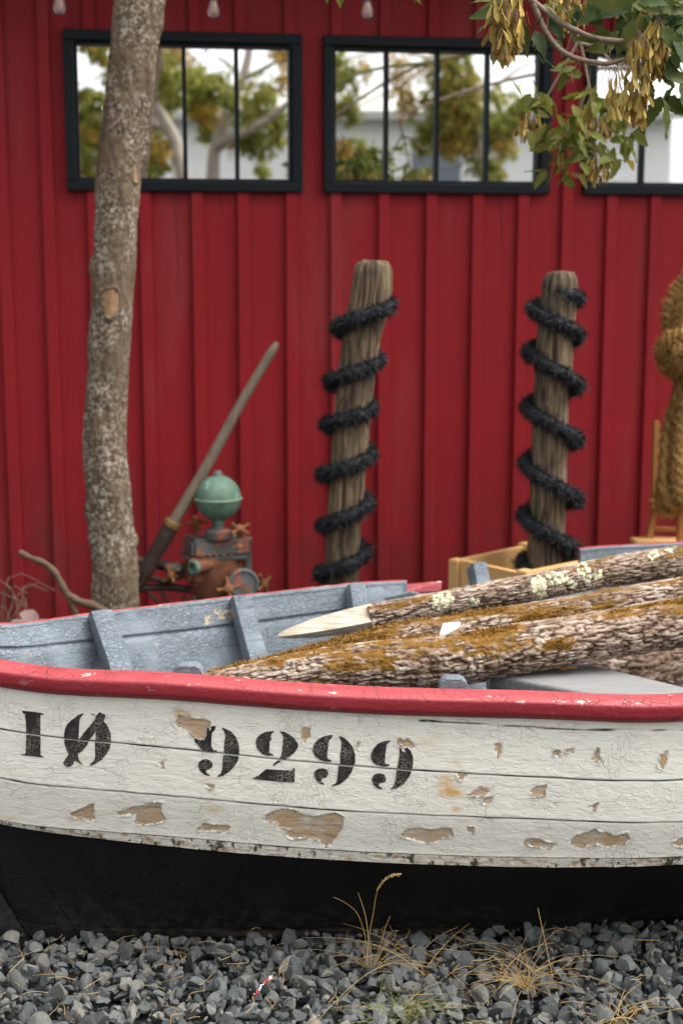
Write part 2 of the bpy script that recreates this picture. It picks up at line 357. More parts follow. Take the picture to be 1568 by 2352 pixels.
def f_trunk(b):
    v = b.co(); n = b.noise(v, 42, 5, .6); n2 = b.noise(b.co((1, 1, .7)), 12, 4); d = b.vor(b.warp(v, 50, .02), 62); g = b.noise(b.co((40, 40, 14)), 1, 5, .65)
    c = b.mix(g, (.060, .040, .025), (.175, .125, .08)); c = b.mix(b.m('MULTIPLY', b.step(b.noise(b.co((1, 1, .5)), 8, 4), .5, .66), .7), c, (.060, .040, .026))
    pal = b.m('MULTIPLY', b.step(b.noise(b.warp(v, 60, .008), 78, 4, .6), .49, .56), b.step(b.noise(b.co((1, 1, .6)), 8, 4), .36, .58))
    c = b.mix(b.m('MULTIPLY', pal, .9), c, b.mix(n, (.22, .19, .145), (.41, .37, .305)))
    c = b.mix(b.m('MULTIPLY', b.step(b.noise(b.co((34, 34, 22)), 1, 5, .7), .395, .33), .9), c, (.020, .015, .011))
    return {'Base Color': c, 'Roughness': .9, 'Normal': b.bump(b.m('ADD', g, b.m('MULTIPLY', n, .5)), .8, .012), 'Specular IOR Level': .15}
M['trunk'] = material('lichen_spotted_bark', f_trunk)
M['scar'] = simple('cut_scar', (.27, .155, .078), .8, .4, 60, .4)
M['twig'] = simple('grey_twig', (.20, .145, .10), .85, .4, 120, .8, .004)
M['mirror_bark'] = simple('pale_bark', (.40, .34, .28), .85, .35, 20, .6, .01)
M['leaf'] = f_isl('green_leaf', [(.018, .038, .012), (.042, .075, .019), (.085, .115, .028), (.026, .052, .018), (.13, .135, .033)], .6, 40, .35, .2)
M['leaf_yellow'] = f_isl('yellowing_leaf', [(.060, .085, .016), (.16, .17, .028), (.10, .125, .022), (.24, .21, .04)], .6, 40, .4, .2)
M['leaf_lit'] = f_isl('painted_lit_leaf', [(.13, .16, .035), (.27, .29, .06), (.38, .34, .08), (.19, .22, .045)], .6, 40, .55, .2)  # lighter copy of the leaf colours, light painted in for the mirrored trees
M['samara'] = f_isl('winged_seed', [(.070, .030, .012), (.46, .31, .06), (.54, .41, .12), (.16, .075, .022), (.46, .34, .08), (.30, .19, .045)], .6, 90, .22)
M['seed_far'] = f_isl('seed_mass', [(.30, .17, .03), (.58, .40, .08), (.48, .32, .06), (.24, .14, .03)], .7, 60, .35)
M['plaster'] = simple('white_house_paint', (.88, .88, .85), .8, .04, 3, .1)
M['roof_pale'] = simple('pale_roof_sheet', (.46, .45, .41), .7, .15, 3, .1)
M['shutter'] = simple('bluegrey_pane', (.17, .20, .245), .35, .15, 3, .05)
M['soffit'] = simple('dark_soffit', (.05, .018, .018), .7, .3, 20, .2)
M['rust'] = simple('rusty_iron', (.195, .072, .032), .8, .6, 45, .8, .008)
M['rust_bright'] = simple('orange_rust', (.235, .092, .030), .85, .6, 70, .8, .006)
M['dark_iron'] = simple('dark_rusty_iron', (.045, .024, .017), .7, .6, 40, .8, .006)
def f_verd(b):
    v = b.co(); n = b.noise(v, 14, 5); n2 = b.noise(b.co((30, 30, 9)), 1, 4)
    c = b.mix(n2, (.055, .120, .085), (.110, .200, .140)); c = b.mix(b.step(n, .56, .68), c, (.05, .07, .055)); c = b.mix(b.m('MULTIPLY', b.step(b.noise(v, 45, 4, .65), .54, .62), .5), c, (.15, .17, .12)); c = b.mix(b.step(n, .36, .3), c, (.20, .33, .26))
    return {'Base Color': c, 'Roughness': .65, 'Normal': b.bump(n2, .3, .003)}
M['verdigris'] = material('verdigris_copper', f_verd)
M['verdigris_light'] = simple('pale_verdigris', (.21, .30, .21), .7, .3, 60, .3)
def f_oldpaint(b):
    v = b.co(); n = b.noise(b.co((26, 26, 14)), 1, 5); c = b.mix(b.noise(v, 30, 4), (.045, .055, .055), (.12, .13, .125)); c = b.mix(b.step(n, .52, .58), c, (.22, .085, .055))
    return {'Base Color': c, 'Roughness': .75, 'Normal': b.bump(n, .6, .006)}
M['grey_paint_rust'] = material('grey_paint_over_rust', f_oldpaint)
M['brass'] = simple('old_brass', (.25, .15, .055), .5, .4, 50, .3, metal=.6)
def f_handle(b):
    g = b.noise(b.co((70, 70, 12)), 1, 4); c = b.mix(g, (.060, .042, .030), (.225, .17, .122)); return {'Base Color': c, 'Roughness': .8, 'Normal': b.bump(g, .5, .004)}
M['handle_wood'] = material('worn_handle_wood', f_handle)
def f_pine(b):
    g = b.noise(b.co((8, 8, 90)), 1, 4); n = b.noise(b.co(), 7, 3); c = b.mix(g, (.50, .27, .095), (.66, .41, .17)); c = b.mix(b.step(n, .55, .75), c, (.58, .40, .12)); return {'Base Color': c, 'Roughness': .65, 'Normal': b.bump(g, .2, .002)}
M['pine'] = material('yellow_pine', f_pine)
M['chair_wood'] = simple('stained_chair_wood', (.36, .155, .045), .5, .3, 30, .2)
def f_fresh(b):
    g = b.noise(b.co((10, 110, 110)), 1, 4); n = b.noise(b.co(), 16, 3); c = b.mix(b.step(g, .3, .7), (.34, .28, .21), (.63, .58, .49)); c = b.mix(b.step(n, .5, .7), c, (.40, .29, .19)); c = b.mix(b.step(b.noise(b.co((5, 60, 160)), 1, 3), .62, .7), c, (.25, .19, .14)); return {'Base Color': c, 'Roughness': .75, 'Normal': b.bump(g, .8, .004)}
M['fresh_wood'] = material('hewn_pale_wood', f_fresh)
M['shell'] = simple('white_shell', (.78, .76, .68), .5, .12, 50, .6, .004)
M['dead_leaf'] = simple('dead_leaf', (.40, .16, .03), .7, .35, 50, .3)
M['pink_rock'] = simple('pinkish_rock', (.36, .24, .21), .85, .3, 30, .8, .01)
M['driftwood'] = simple('dark_driftwood', (.105, .062, .035), .85, .5, 40, .8, .008)
M['socket'] = simple('black_socket', (.012, .012, .013), .5, .2, 30, .1)
M['filament'] = simple('orange_filament', (.75, .33, .08), .5, .1, 30, .05)
def f_glass(b): return {'Base Color': (.92, .93, .93), 'Roughness': .04, 'Transmission Weight': .88, 'IOR': 1.3, 'Specular IOR Level': .8}
M['bulb_glass'] = material('bulb_glass', f_glass)
def f_twine(b):
    w = b.node('ShaderNodeTexWave', {'Vector': b.co(), 'Scale': 17.0}); return {'Base Color': b.mix(b.step(w, .45, .55), (.55, .03, .05), (.75, .72, .70)), 'Roughness': .6}
M['twine'] = material('red_white_twine', f_twine)

# ------------------------------------------------------------------ world, sun, camera
def build_light():
    w = bpy.data.worlds.new('World'); SC.world = w; w.use_nodes = True; nt = w.node_tree; nt.nodes.clear(); b = NB(nt)
    sd = Vector((.55, -.08, .85)).normalized(); el = math.asin(sd.z); rot = math.atan2(sd.x, sd.y)
    s = b.node('ShaderNodeTexSky', sky_type='NISHITA', sun_disc=False, sun_elevation=el, sun_rotation=rot, air_density=1.0, dust_density=4.0, ozone_density=1.0)
    hs = b.node('ShaderNodeHueSaturation', {'Saturation': .13, 'Color': s})
    bg = nt.nodes.new('ShaderNodeBackground'); b.set(bg.inputs[0], hs); bg.inputs[1].default_value = .14
    o = nt.nodes.new('ShaderNodeOutputWorld'); nt.links.new(bg.outputs[0], o.inputs[0])
    l = bpy.data.lights.new('sun', 'SUN'); l.energy = 1.4; l.angle = math.radians(50); l.color = (1, .95, .87)
    ob = bpy.data.objects.new('sun', l); COL.objects.link(ob); ob.rotation_euler = sd.to_track_quat('Z', 'Y').to_euler(); ob.location = (0, 0, 8)
    c = bpy.data.cameras.new('camera'); c.sensor_fit = 'VERTICAL'; c.sensor_height = 36; c.sensor_width = 24; c.lens = 50; c.clip_end = 2000; c.clip_start = .05
    c.dof.use_dof = True; c.dof.focus_distance = 3.14; c.dof.aperture_fstop = 2.8; c.dof.aperture_blades = 0
    co = bpy.data.objects.new('camera', c); COL.objects.link(co); co.location = (0, 0, CAMH); co.rotation_euler = (math.pi/2-TILT, 0, 0); SC.camera = co
    SC.view_settings.view_transform = 'Standard'; SC.view_settings.look = 'None'; SC.view_settings.exposure = EXPOSURE; SC.view_settings.gamma = 1
EXPOSURE = 1.5
build_light()

# ------------------------------------------------------------------ ground
def build_ground():
    n = 90; xs = np.r_[np.linspace(-400, -6, 12), np.linspace(-5.5, 5.5, n), np.linspace(6, 400, 12)]; ys = np.r_[np.linspace(-400, -6, 12), np.linspace(-5.5, 6.5, n), np.linspace(7, 400, 12)]
    X, Y = np.meshgrid(xs, ys); Z = -.035+.0*X
    Z = Z + np.where((abs(X) < 6) & (abs(Y) < 7), .02*fbm(np.stack([X*2, Y*2, X*0], -1), 3), 0)
    o = mesh_obj('ground', np.stack([X, Y, Z], -1), gridfaces(len(ys), len(xs)), M['ground']); tag(o, kind='structure')
build_ground()
def build_dimming_soil():  # dark strip behind the boat, added to dim the foot of the wall
    xs = np.linspace(-4, 5, 120); f = np.linspace(0, 1, 40); X, Fq = np.meshgrid(xs, f); Y0 = 4.15+.14*(X+1)*.9; Y = Y0+(WY+WK*X-Y0+.05)*Fq
    Z = .005+.03*fbm(np.stack([X*4, Y*4, X*0], -1), 4)-.05*np.clip((.08-Fq)/.08, 0, 1); tag(mesh_obj('soil_fill', np.stack([X, Y, Z], -1), gridfaces(40, 120), M['soil_fill']), kind='structure')
M['soil_fill'] = simple('wall_dimming_soil', (.035, .026, .018), .95, .5, 30, 1, .02)
build_dimming_soil()
def rock_shape(rng, sub, cuts=8):
    bm = bmesh.new(); bmesh.ops.create_icosphere(bm, subdivisions=sub, radius=1); bm.verts.index_update()
    V = np.array([v.co[:] for v in bm.verts]); F = np.array([[v.index for v in f.verts] for f in bm.faces]); bm.free()
    for _ in range(cuts):
        d = rng.normal(size=3); d /= np.linalg.norm(d); lim = rng.uniform(.32, .72); q = V@d; V = V-np.maximum(q-lim, 0)[:, None]*d
    V = V*(1+.08*fbm(V*2.5+rng.uniform(0, 50), 3)[:, None]); V /= np.abs(V).max(); return V, F
def gz(x, y):   # gravel relief: banked up against the hull at the right
    return .022*np.clip((x-.25)/.5, 0, 1)*np.clip((y-2.85)/.3, 0, 1)+.018*fbm(np.stack([x*3, y*3, x*0], -1), 3)
def build_gravel():
    rng = np.random.default_rng(5)
    shapes = [[rock_shape(rng, 3, 7+k % 4) for k in range(20)], [rock_shape(rng, 2, 7) for _ in range(8)]]
    VV = []; FF = []; n = 0
    def put(x, y, z, size, hi):
        nonlocal n
        V, F = shapes[0 if hi else 1][rng.integers(20 if hi else 8)]
        q = rng.normal(size=4); q /= np.linalg.norm(q); w_, a, b_, c = q
        R = np.array([[1-2*(b_*b_+c*c), 2*(a*b_-c*w_), 2*(a*c+b_*w_)], [2*(a*b_+c*w_), 1-2*(a*a+c*c), 2*(b_*c-a*w_)], [2*(a*c-b_*w_), 2*(b_*c+a*w_), 1-2*(a*a+b_*b_)]])
        # flat-lying tendency
        P = (V*np.array([1, rng.uniform(.62, .9), rng.uniform(.42, .75)])*size)@R.T
        VV.append(P+np.array([x, y, z])); FF.append(F+n); n += len(V)
    def layer(x0, x1, y0, y1, sp, s0, s1, z, hi, jit=.45):
        ny = int((y1-y0)/(sp*.87)); nx = int((x1-x0)/sp)
        for j in range(ny):
            for i in range(nx):
                x = x0+(i+.5*(j % 2)+rng.uniform(-jit, jit))*sp; y = y0+(j+rng.uniform(-jit, jit))*sp*.87
                s = s0+(s1-s0)*rng.random()**1.6
                put(x, y, z+float(gz(np.array(x), np.array(y)))+rng.uniform(-.004, .006), s, hi)
    layer(-1.15, 1.15, 2.55, 3.42, .040, .015, .026, -.016, False)
    layer(-1.05, 1.05, 2.58, 3.30, .044, .018, .038, .001, True)
    layer(-1.05, 1.05, 2.58, 3.28, .070, .013, .037, .018, True)
    layer(-1.0, 1.0, 2.6, 3.3, .034, .005, .012, .010, False)
    layer(-2.2, -1.1, 2.3, 3.5, .052, .020, .033, .0, False); layer(1.1, 3.2, 2.3, 3.4, .052, .020, .033, .005, False)
    layer(-2.2, 3.2, 1.9, 2.56, .055, .020, .034, .0, False)
    o = mesh_obj('gravel', np.concatenate(VV), np.concatenate(FF), M['stone'], smooth=False)
    tag(o, 'loose blue grey crushed stone gravel in front of the boat', 'gravel', kind='stuff')
build_gravel()

# ------------------------------------------------------------------ boat
PXC = np.array([0, 400, 784, 1200, 1568.])
YN = np.array([3.10, 3.03, 3.0, 2.97, 2.95])
LV = {0: [1571, 1606, 1630, 1648, 1650], 1: [1674, 1719, 1757, 1783, 1791], 2: [1787, 1829, 1862, 1880, 1887], 3: [1883, 1922, 1953, 1969, 1966], 4: [1892, 1945, 1976, 1991, 1985]}
OFF = [.022, .028, .038, .062, .068]
STEM = np.array([[-1.36, 3.18, .80], [-1.22, 3.195, .65], [-1.10, 3.205, .52], [-.99, 3.21, .40], [-.975, 3.212, .375], [-.772, 3.222, .0], [-.74, 3.225, -.06]])
AFT1 = np.array([[1.6, 2.98, .70], [1.6, 2.99, .575], [1.6, 3.01, .465], [1.6, 3.04, .36], [1.6, 3.05, .34], [1.6, 3.25, .01], [1.6, 3.3, -.06]])
AFT2 = np.array([[3.0, 3.30, .80], [3.0, 3.31, .665], [3.0, 3.33, .54], [3.0, 3.37, .42], [3.0, 3.38, .40], [3.0, 3.60, .06], [3.0, 3.66, -.02]])
def level_curve(j):
    if j < 5: mid = np.array([aty(PXC[k], LV[j][k], YN[k]+OFF[j]) for k in range(5)])
    else:
        mid = np.array([atz(p, q, 0.0) for p, q in ((110, 2162), (400, 2164), (784, 2157), (1200, 2150), (1568, 2132))])
        if j == 6: mid = mid+np.array([0, .06, -.07])
    return np.vstack([STEM[j], mid, AFT1[j], AFT2[j]])
KN = np.array([0, .5, .95, 1.32, 1.7, 2.05, 2.85, 4.2])
CURV = [level_curve(j) for j in range(7)]
def hull(t, w):
    """smooth outer surface of the near side, t along, w down through the plank lines"""
    t = np.asarray(t, float); w = np.asarray(w, float)
    L = np.stack([catmull(KN, c, t) for c in CURV], 0)
    K = np.arange(7.)
    D = np.zeros_like(L); D[0] = L[1]-L[0]; D[-1] = L[-1]-L[-2]; D[1:-1] = (L[2:]-L[:-2])/2
    D[4] = L[4]-L[3]+0*(L[5]-L[4]); D[3] = (L[3]-L[2])*.5; D[4] = (L[5]-L[4])*1.0
    i = np.clip(np.floor(w).astype(int), 0, 5); u = (w-i)[..., None]; idx = np.arange(t.size).reshape(t.shape)
    def g(A, ii):
        A2 = A.reshape(7, -1, 3); return A2[ii.ravel(), idx.ravel()].reshape(*t.shape, 3)
    d0 = g(D, i); d1 = g(D, i+1)
    lin = g(L, i)*(1-u)+g(L, i+1)*u
    cub = (2*u**3-3*u**2+1)*g(L, i)+(u**3-2*u**2+u)*d0+(-2*u**3+3*u**2)*g(L, i+1)+(u**3-u**2)*d1
    return np.where((w < 3)[..., None], cub, lin)
def hull_n(t, w, e=.004):
    a = hull(t+e, w)-hull(t-e, w); b = hull(t, w+e)-hull(t, np.maximum(w-e, 0)); n = np.cross(a, b); n /= np.linalg.norm(n, axis=-1)[..., None]
    return np.where(n[..., 1:2] > 0, -n, n)
def from_px(px, py, t0=1.3, w0=1.0):
    t = np.full(np.shape(px), t0, float); w = np.full(np.shape(px), w0, float)
    for _ in range(14):
        x, y = proj(hull(t, w)); e = 1e-3
        xt, yt = proj(hull(t+e, w)); xw, yw = proj(hull(t, w+e))
        a, b_, c, d = (xt-x)/e, (xw-x)/e, (yt-y)/e, (yw-y)/e; det = a*d-b_*c
        dx, dy = px-x, py-y
        t = np.clip(t+np.clip((d*dx-b_*dy)/det, -.3, .3), .05, 3.9); w = np.clip(w+np.clip((-c*dx+a*dy)/det, -.5, .5), 0.01, 5.9)
    return t, w
def inside(poly, x, y):
    r = np.zeros(x.shape, bool); n = len(poly)
    for i in range(n):
        (x1, y1), (x2, y2) = poly[i], poly[(i+1) % n]
        if y1 == y2: continue
        r ^= ((y1 > y) != (y2 > y)) & (x < (x2-x1)*(y-y1)/(y2-y1)+x1)
    return r
def sdf(poly, x, y):
    d = np.full(x.shape, 1e9); n = len(poly)
    for i in range(n):
        a = np.array(poly[i], float); b_ = np.array(poly[(i+1) % n], float); ab = b_-a
        u = np.clip(((x-a[0])*ab[0]+(y-a[1])*ab[1])/(ab@ab+1e-9), 0, 1)
        d = np.minimum(d, np.hypot(x-a[0]-u*ab[0], y-a[1]-u*ab[1]))
    return np.where(inside(poly, x, y), d, -d)
def c5(L): return [(.5002*x, 1263.1+.5002*y) for x, y in L]
def c6(L): return [(784+.5002*x, 1205.7+.5002*y) for x, y in L]
def c8(L): return [(784+.5002*x, 1837.3+.5002*y) for x, y in L]
def z3(L): return [(700.5+.17576*x, 1653.6+.17576*y) for x, y in L]
def z2(L): return [(424.9+.17576*x, 1636.3+.17576*y) for x, y in L]
def z1(L): return [(34.45+.15379*x, 1607.6+.15379*y) for x, y in L]
PEEL = [c5([(808, 800), (822, 758), (862, 772), (920, 778), (970, 788), (945, 872), (905, 860), (870, 840), (840, 822)]),
 c5([(320, 1215), (370, 1190), (435, 1162), (430, 1215), (442, 1240), (380, 1230), (350, 1228)]),
 c5([(535, 1210), (600, 1185), (625, 1180), (690, 1165), (745, 1160), (740, 1200), (765, 1240), (700, 1258), (650, 1262), (620, 1245), (625, 1215), (590, 1215), (565, 1222)]),
 c5([(905, 1290), (930, 1256), (990, 1264), (1052, 1266), (1054, 1292), (1010, 1292), (920, 1287)]),
 c5([(1210, 1245), (1225, 1215), (1290, 1190), (1350, 1195), (1400, 1220), (1440, 1225), (1540, 1205), (1578, 1225), (1570, 1285), (1540, 1320), (1495, 1368), (1470, 1335), (1440, 1320), (1330, 1325), (1310, 1300), (1340, 1285), (1290, 1275), (1270, 1250)]),
 c5([(1388, 815), (1425, 820), (1424, 860), (1400, 880), (1386, 860)]), c5([(728, 982), (760, 966), (752, 998)]), c5([(943, 1076), (987, 1083), (972, 1100)]),
 c8([(265, 165), (290, 140), (350, 130), (430, 135), (500, 128), (512, 160), (440, 185), (400, 200), (350, 185)]),
 c8([(835, 195), (850, 178), (900, 178), (940, 195), (985, 205), (960, 222), (880, 212)]),
 c8([(1050, 190), (1080, 160), (1130, 150), (1160, 132), (1185, 150), (1215, 150), (1255, 170), (1310, 150), (1320, 180), (1290, 205), (1220, 212), (1170, 200), (1090, 215), (1065, 205)]),
 c8([(1520, 195), (1580, 168), (1600, 215), (1530, 210)]), c8([(578, 128), (607, 123), (607, 152), (582, 147)]),
 c6([(703, 1006), (732, 1002), (732, 1045), (715, 1075)]), c6([(968, 1038), (1002, 1033), (1002, 1062), (973, 1060)]), c6([(1030, 1030), (1065, 1025), (1062, 1042), (1028, 1042)]),
 c6([(1155, 1062), (1180, 1020), (1183, 1060), (1200, 1090), (1150, 1072)]), c6([(1463, 1060), (1493, 1038), (1493, 1080), (1472, 1118), (1453, 1112)]),
 c6([(868, 1225), (890, 1203), (942, 1193), (932, 1242), (878, 1247)]), c6([(580, 1245), (600, 1232), (630, 1203), (678, 1225), (650, 1242)]), c6([(643, 1255), (692, 1248), (687, 1277), (653, 1280)]),
 c6([(526, 1138), (584, 1143), (545, 1174)]), c6([(1143, 1292), (1178, 1272), (1160, 1308)]),
 z3([(1205, 268), (1250, 250), (1290, 265), (1335, 240), (1400, 310), (1440, 357), (1300, 355), (1285, 400), (1270, 360), (1235, 320)]),
 z3([(680, 282), (714, 288), (712, 345), (685, 380), (668, 435), (670, 380)])]
RUST = [(1020, 1800, 24, 22, .9), (1040, 1822, 30, 10, 1.1), (1048, 1860, 10, 8, 1.3), (1045, 1755, 12, 12, .9), (1112, 1812, 14, 10, .6), (490, 1858, 20, 9, 1.2), (440, 1642, 34, 10, 1.0), (412, 1640, 12, 12, .9), (478, 1800, 14, 10, .8),
        (1062, 1888, 14, 8, .7), (1030, 1905, 20, 8, .6), (690, 1668, 10, 8, .5), (985, 1700, 30, 18, .35), (180, 1880, 40, 6, .6), (20, 1880, 40, 8, .7), (240, 1865, 14, 5, .5)]
BOAT = thing('rowing_boat', (.8, 3.6, 0), 'old white wooden rowing boat with red gunwale, black bottom and blue flaking inside', 'boat')
def build_hull():
    tv = np.r_[np.linspace(0, .42, 40), np.arange(.425, 2.16, .0032), np.linspace(2.18, 4.2, 60)]
    # rows: white part w 0..4
    rows = []
    for j in range(4):
        nseg = [46, 44, 40, 12][j]; a = np.linspace(j, j+1, nseg, endpoint=False); rows += list(a)
        d = [.02, .02, .02, .05][j]
        if j: rows += [j-d*f for f in (.15, .35, .6)]+[j+d*f for f in (.15, .35, .6)]
    rows = np.array(sorted(set(np.round(rows+[4.0], 5))))
    Wg, Tg = np.meshgrid(rows, tv, indexing='ij'); P = hull(Tg, Wg); Nn = hull_n(Tg, Wg); px, py = proj(P)
    dist = np.full(Wg.shape, 9.)
    wob = .0022*fbm(np.stack([Tg*22, Wg*2, Tg*0], -1), 3)
    lens = [.112, .108, .095, .02]
    off = np.zeros(Wg.shape)
    for j in (1, 2, 3):
        L = lens[j-1] if True else 0; d = (Wg-j)*np.where(Wg < j, lens[j-1], lens[min(j, 3)])+wob; dist = np.minimum(dist, abs(d)+0.0)
        off += -.004*np.exp(-(d/.0017)**2)
        off += np.where(Wg < j, .0022*np.exp(-np.maximum(-d, 0)/.02), 0)   # lower edge of each plank stands a little proud
    # short extra split under the rail on the right
    yc = 1656+.064*np.clip(px-984, 0, 300)+.01*np.clip(px-1284, 0, 400); ds = (py-yc)*.00098+wob; k = (px > 960)
    off += np.where(k, -.003*np.exp(-(ds/.0014)**2), 0); dist = np.where(k, np.minimum(dist, abs(ds)), dist)
    widen = .0003+.0013*np.clip(vnoise(np.stack([Tg*16, Wg*1.5, Tg*0+3], -1))*1.6-.4, 0, 1)
    seam = np.clip((widen+.0009-dist)/.0009, 0, 1)
    off += .0035*fbm(np.stack([Tg*7, Wg*.9, Tg*0], -1), 4)*.6
    rowtrim = np.clip((Wg-3.0)/.03, 0, 1); off += rowtrim*(.003*fbm(np.stack([Tg*40, Wg*4, Tg*0+9], -1), 4))
    peel = np.full(Wg.shape, -60.)
    for poly in PEEL:
        a = np.array(poly); bb = (px > a[:, 0].min()-30) & (px < a[:, 0].max()+30) & (py > a[:, 1].min()-30) & (py < a[:, 1].max()+30)
        if bb.any(): peel[bb] = np.maximum(peel[bb], sdf(poly, px[bb], py[bb]))
    peel = np.maximum(peel, -30)
    out = (px < -30) | (px > 1600)
    peel = np.where(out, np.maximum(peel, 60*(fbm(np.stack([Tg*6, Wg*2, Tg*0+5], -1), 3)-.16)), peel)
    rust = np.zeros(Wg.shape)
    for x, y, a, b_, s in RUST: rust += s*np.exp(-((px-x)/a)**2-((py-y)/b_)**2)
    off += .0030*np.exp(-((peel+1.6)/1.5)**2)*np.clip(vnoise(np.stack([px*.07, py*.07, px*0+2], -1))*2.2-.6, 0, 1.2)
    off -= .0016*np.clip(peel+.6, 0, 1)
    P2 = P+Nn*off[..., None]
    o = mesh_obj('planking', P2.reshape(-1, 3), gridfaces(*Wg.shape), M['white_paint'], BOAT, True, {'peel': peel, 'rust': rust, 'trim': rowtrim, 'seam': seam})
    # black bottom
    rows = np.r_[np.linspace(4.0, 5.0, 70), np.linspace(5.1, 6, 5)]; Wg, Tg = np.meshgrid(rows, tv, indexing='ij'); P = hull(Tg, Wg); Nn = hull_n(Tg, Wg)
    off = .003*fbm(np.stack([Tg*5, Wg*2, Tg*0], -1), 4)-.004*np.clip((Wg-4.0)/.02, 0, 1)
    rot = np.clip((Wg-4.86)/.06, 0, 1)*np.clip((vnoise(np.stack([Tg*9, Wg*14, Tg*0+4], -1))-.45)*5, 0, 1)*np.clip((Tg-.9)*3, 0, 1); off -= .012*rot
    # seam for the keel board
    d = (Wg-(4.87+.02*(Tg-1)))*.31; off += -.003*np.exp(-(d/.0018)**2)
    d = (Tg-.50-.16*(Wg-4))*1.0; off += np.where(Wg < 4.9, -.003*np.exp(-(d/.0022)**2), 0)
    mesh_obj('bottom', (P+Nn*off[..., None]).reshape(-1, 3), gridfaces(*Wg.shape), M['black_paint'], BOAT, True, {'rot': rot})['label'] = 'black tarred lower hull'
    return P2
build_hull()
def build_rail():
    top = [1536, 1565, 1593, 1606, 1613]
    mid = np.array([aty(PXC[k], top[k], YN[k]) for k in range(5)])
    C = np.vstack([[-1.40, 3.16, .835], mid, [1.6, 2.95, .745], [3.0, 3.27, .845]])
    t = np.r_[np.linspace(0, .4, 30), np.arange(.41, 2.2, .005), np.linspace(2.22, 4.2, 50)]
    P = catmull(KN, C, t); T = np.gradient(P, axis=0); T[:, 2] = 0; T /= np.linalg.norm(T, axis=1)[:, None]; out = np.stack([T[:, 1], -T[:, 0], 0*T[:, 0]], 1)
    prof = [(-.018, -.060), (-.010, -.057), (-.002, -.045), (-.0005, -.042), (0, -.03), (-.0005, -.012), (-.002, -.008), (-.014, -.0008), (-.018, .001), (-.035, .003), (-.055, .003), (-.064, .001), (-.067, -.004), (-.067, -.03), (-.064, -.055), (-.045, -.060)]
    pr = np.array(prof)*np.array([1, .82])
    # finer profile
    pr = np.array(resample(np.c_[pr, pr[:, 0]*0], 40))[:, :2]
    V = P[:, None]+out[:, None]*pr[None, :, :1]+np.array([0, 0, 1.])*pr[None, :, 1:]
    V = V+out[:, None]*(.003*fbm(V*np.array([6, 40, 40]), 4))[..., None]+np.array([0, 0, 1])*(.003*fbm(V*np.array([8, 30, 30])+7, 4))[..., None]
    mesh_obj('gunwale', V.reshape(-1, 3), gridfaces(len(t), 40, True), M['red_rail'], BOAT, True)
    return t, P, out
RT, RP, RO = build_rail()
# near side inner skin
def build_near_inner():
    t = np.linspace(.25, 4.15, 120); w = np.linspace(0, 4.6, 26); Wg, Tg = np.meshgrid(w, t, indexing='ij'); P = hull(Tg, Wg)+np.array([.0, .028, 0])
    mesh_obj('inner_planking', P.reshape(-1, 3), gridfaces(*Wg.shape), M['blue_paint'], BOAT)
build_near_inner()
# far side
FPX_ = np.array([0, 200, 530, 836, 1010, 1085, 1339, 1568.]); FPY = np.array([1442, 1418, 1378, 1345, 1334, 1309, 1265, 1250.]); FZ = np.array([.73, .722, .71, .705, .693, .71, .74, .76])
FG = np.array([atz(FPX_[i], FPY[i], FZ[i]) for i in range(8)])
FSEAM = np.interp(FPX_, [0, 200, 280, 540, 784, 1010, 1568], [1488, 1473, 1461, 1436, 1401, 1385, 1300])
FS1 = np.array([aty(FPX_[i], FSEAM[i], FG[i, 1]-.03) for i in range(8)])
FK = np.array([0, .95, 1.2, 1.55, 1.92, 2.12, 2.25, 2.65, 2.95, 3.6, 4.6])
AFTF = np.array([[1.7, 4.55, .78], [2.9, 4.62, .86]])
def far_levels():
    L0 = np.vstack([[-1.36, 3.22, .80], FG, AFTF]); L1 = np.vstack([[-1.30, 3.22, .74], FS1, AFTF-np.array([0, .03, .07])])
    d2 = np.array([0, -.08, -.18]); L2 = L1+d2; L2[0] = [-1.12, 3.215, .55]
    cy = np.interp(L0[:, 0], [-1.4, -.8, 0, .9, 3], [3.22, 3.235, 3.46, 3.62, 3.95])
    L3 = L1+np.array([0, -.26, -.40]); L3[0] = [-.95, 3.215, .36]; L3[:, 2] = np.maximum(L3[:, 2], .22)
    L2[:, 1] = np.maximum(L2[:, 1], cy+.02); L3[:, 1] = np.maximum(L3[:, 1], cy+.012); L4 = np.c_[L0[:, 0], cy, np.full(len(L0), .03)]; L4[0] = [-.78, 3.22, .02]
    for LL in (L1, L2, L3, L4):
        LL[1, 0] = max(LL[1, 0], -.80)
    L3[1, 0] = max(L3[1, 0], -.78); L4[1, 0] = -.70; L4[:2, 2] = .06
    return [L0, L1, L2, L3, L4]
FL = far_levels()
def farsurf(t, w):
    L = np.stack([catmull(FK, c, np.asarray(t)) for c in FL], 0); i = np.clip(np.floor(w).astype(int), 0, 3); u = (w-i)[..., None]
    idx = np.arange(np.size(t)); L = L.reshape(5, -1, 3); ii = i.ravel()
    return (L[ii, idx].reshape(*np.shape(t), 3))*(1-u)+(L[ii+1, idx].reshape(*np.shape(t), 3))*u
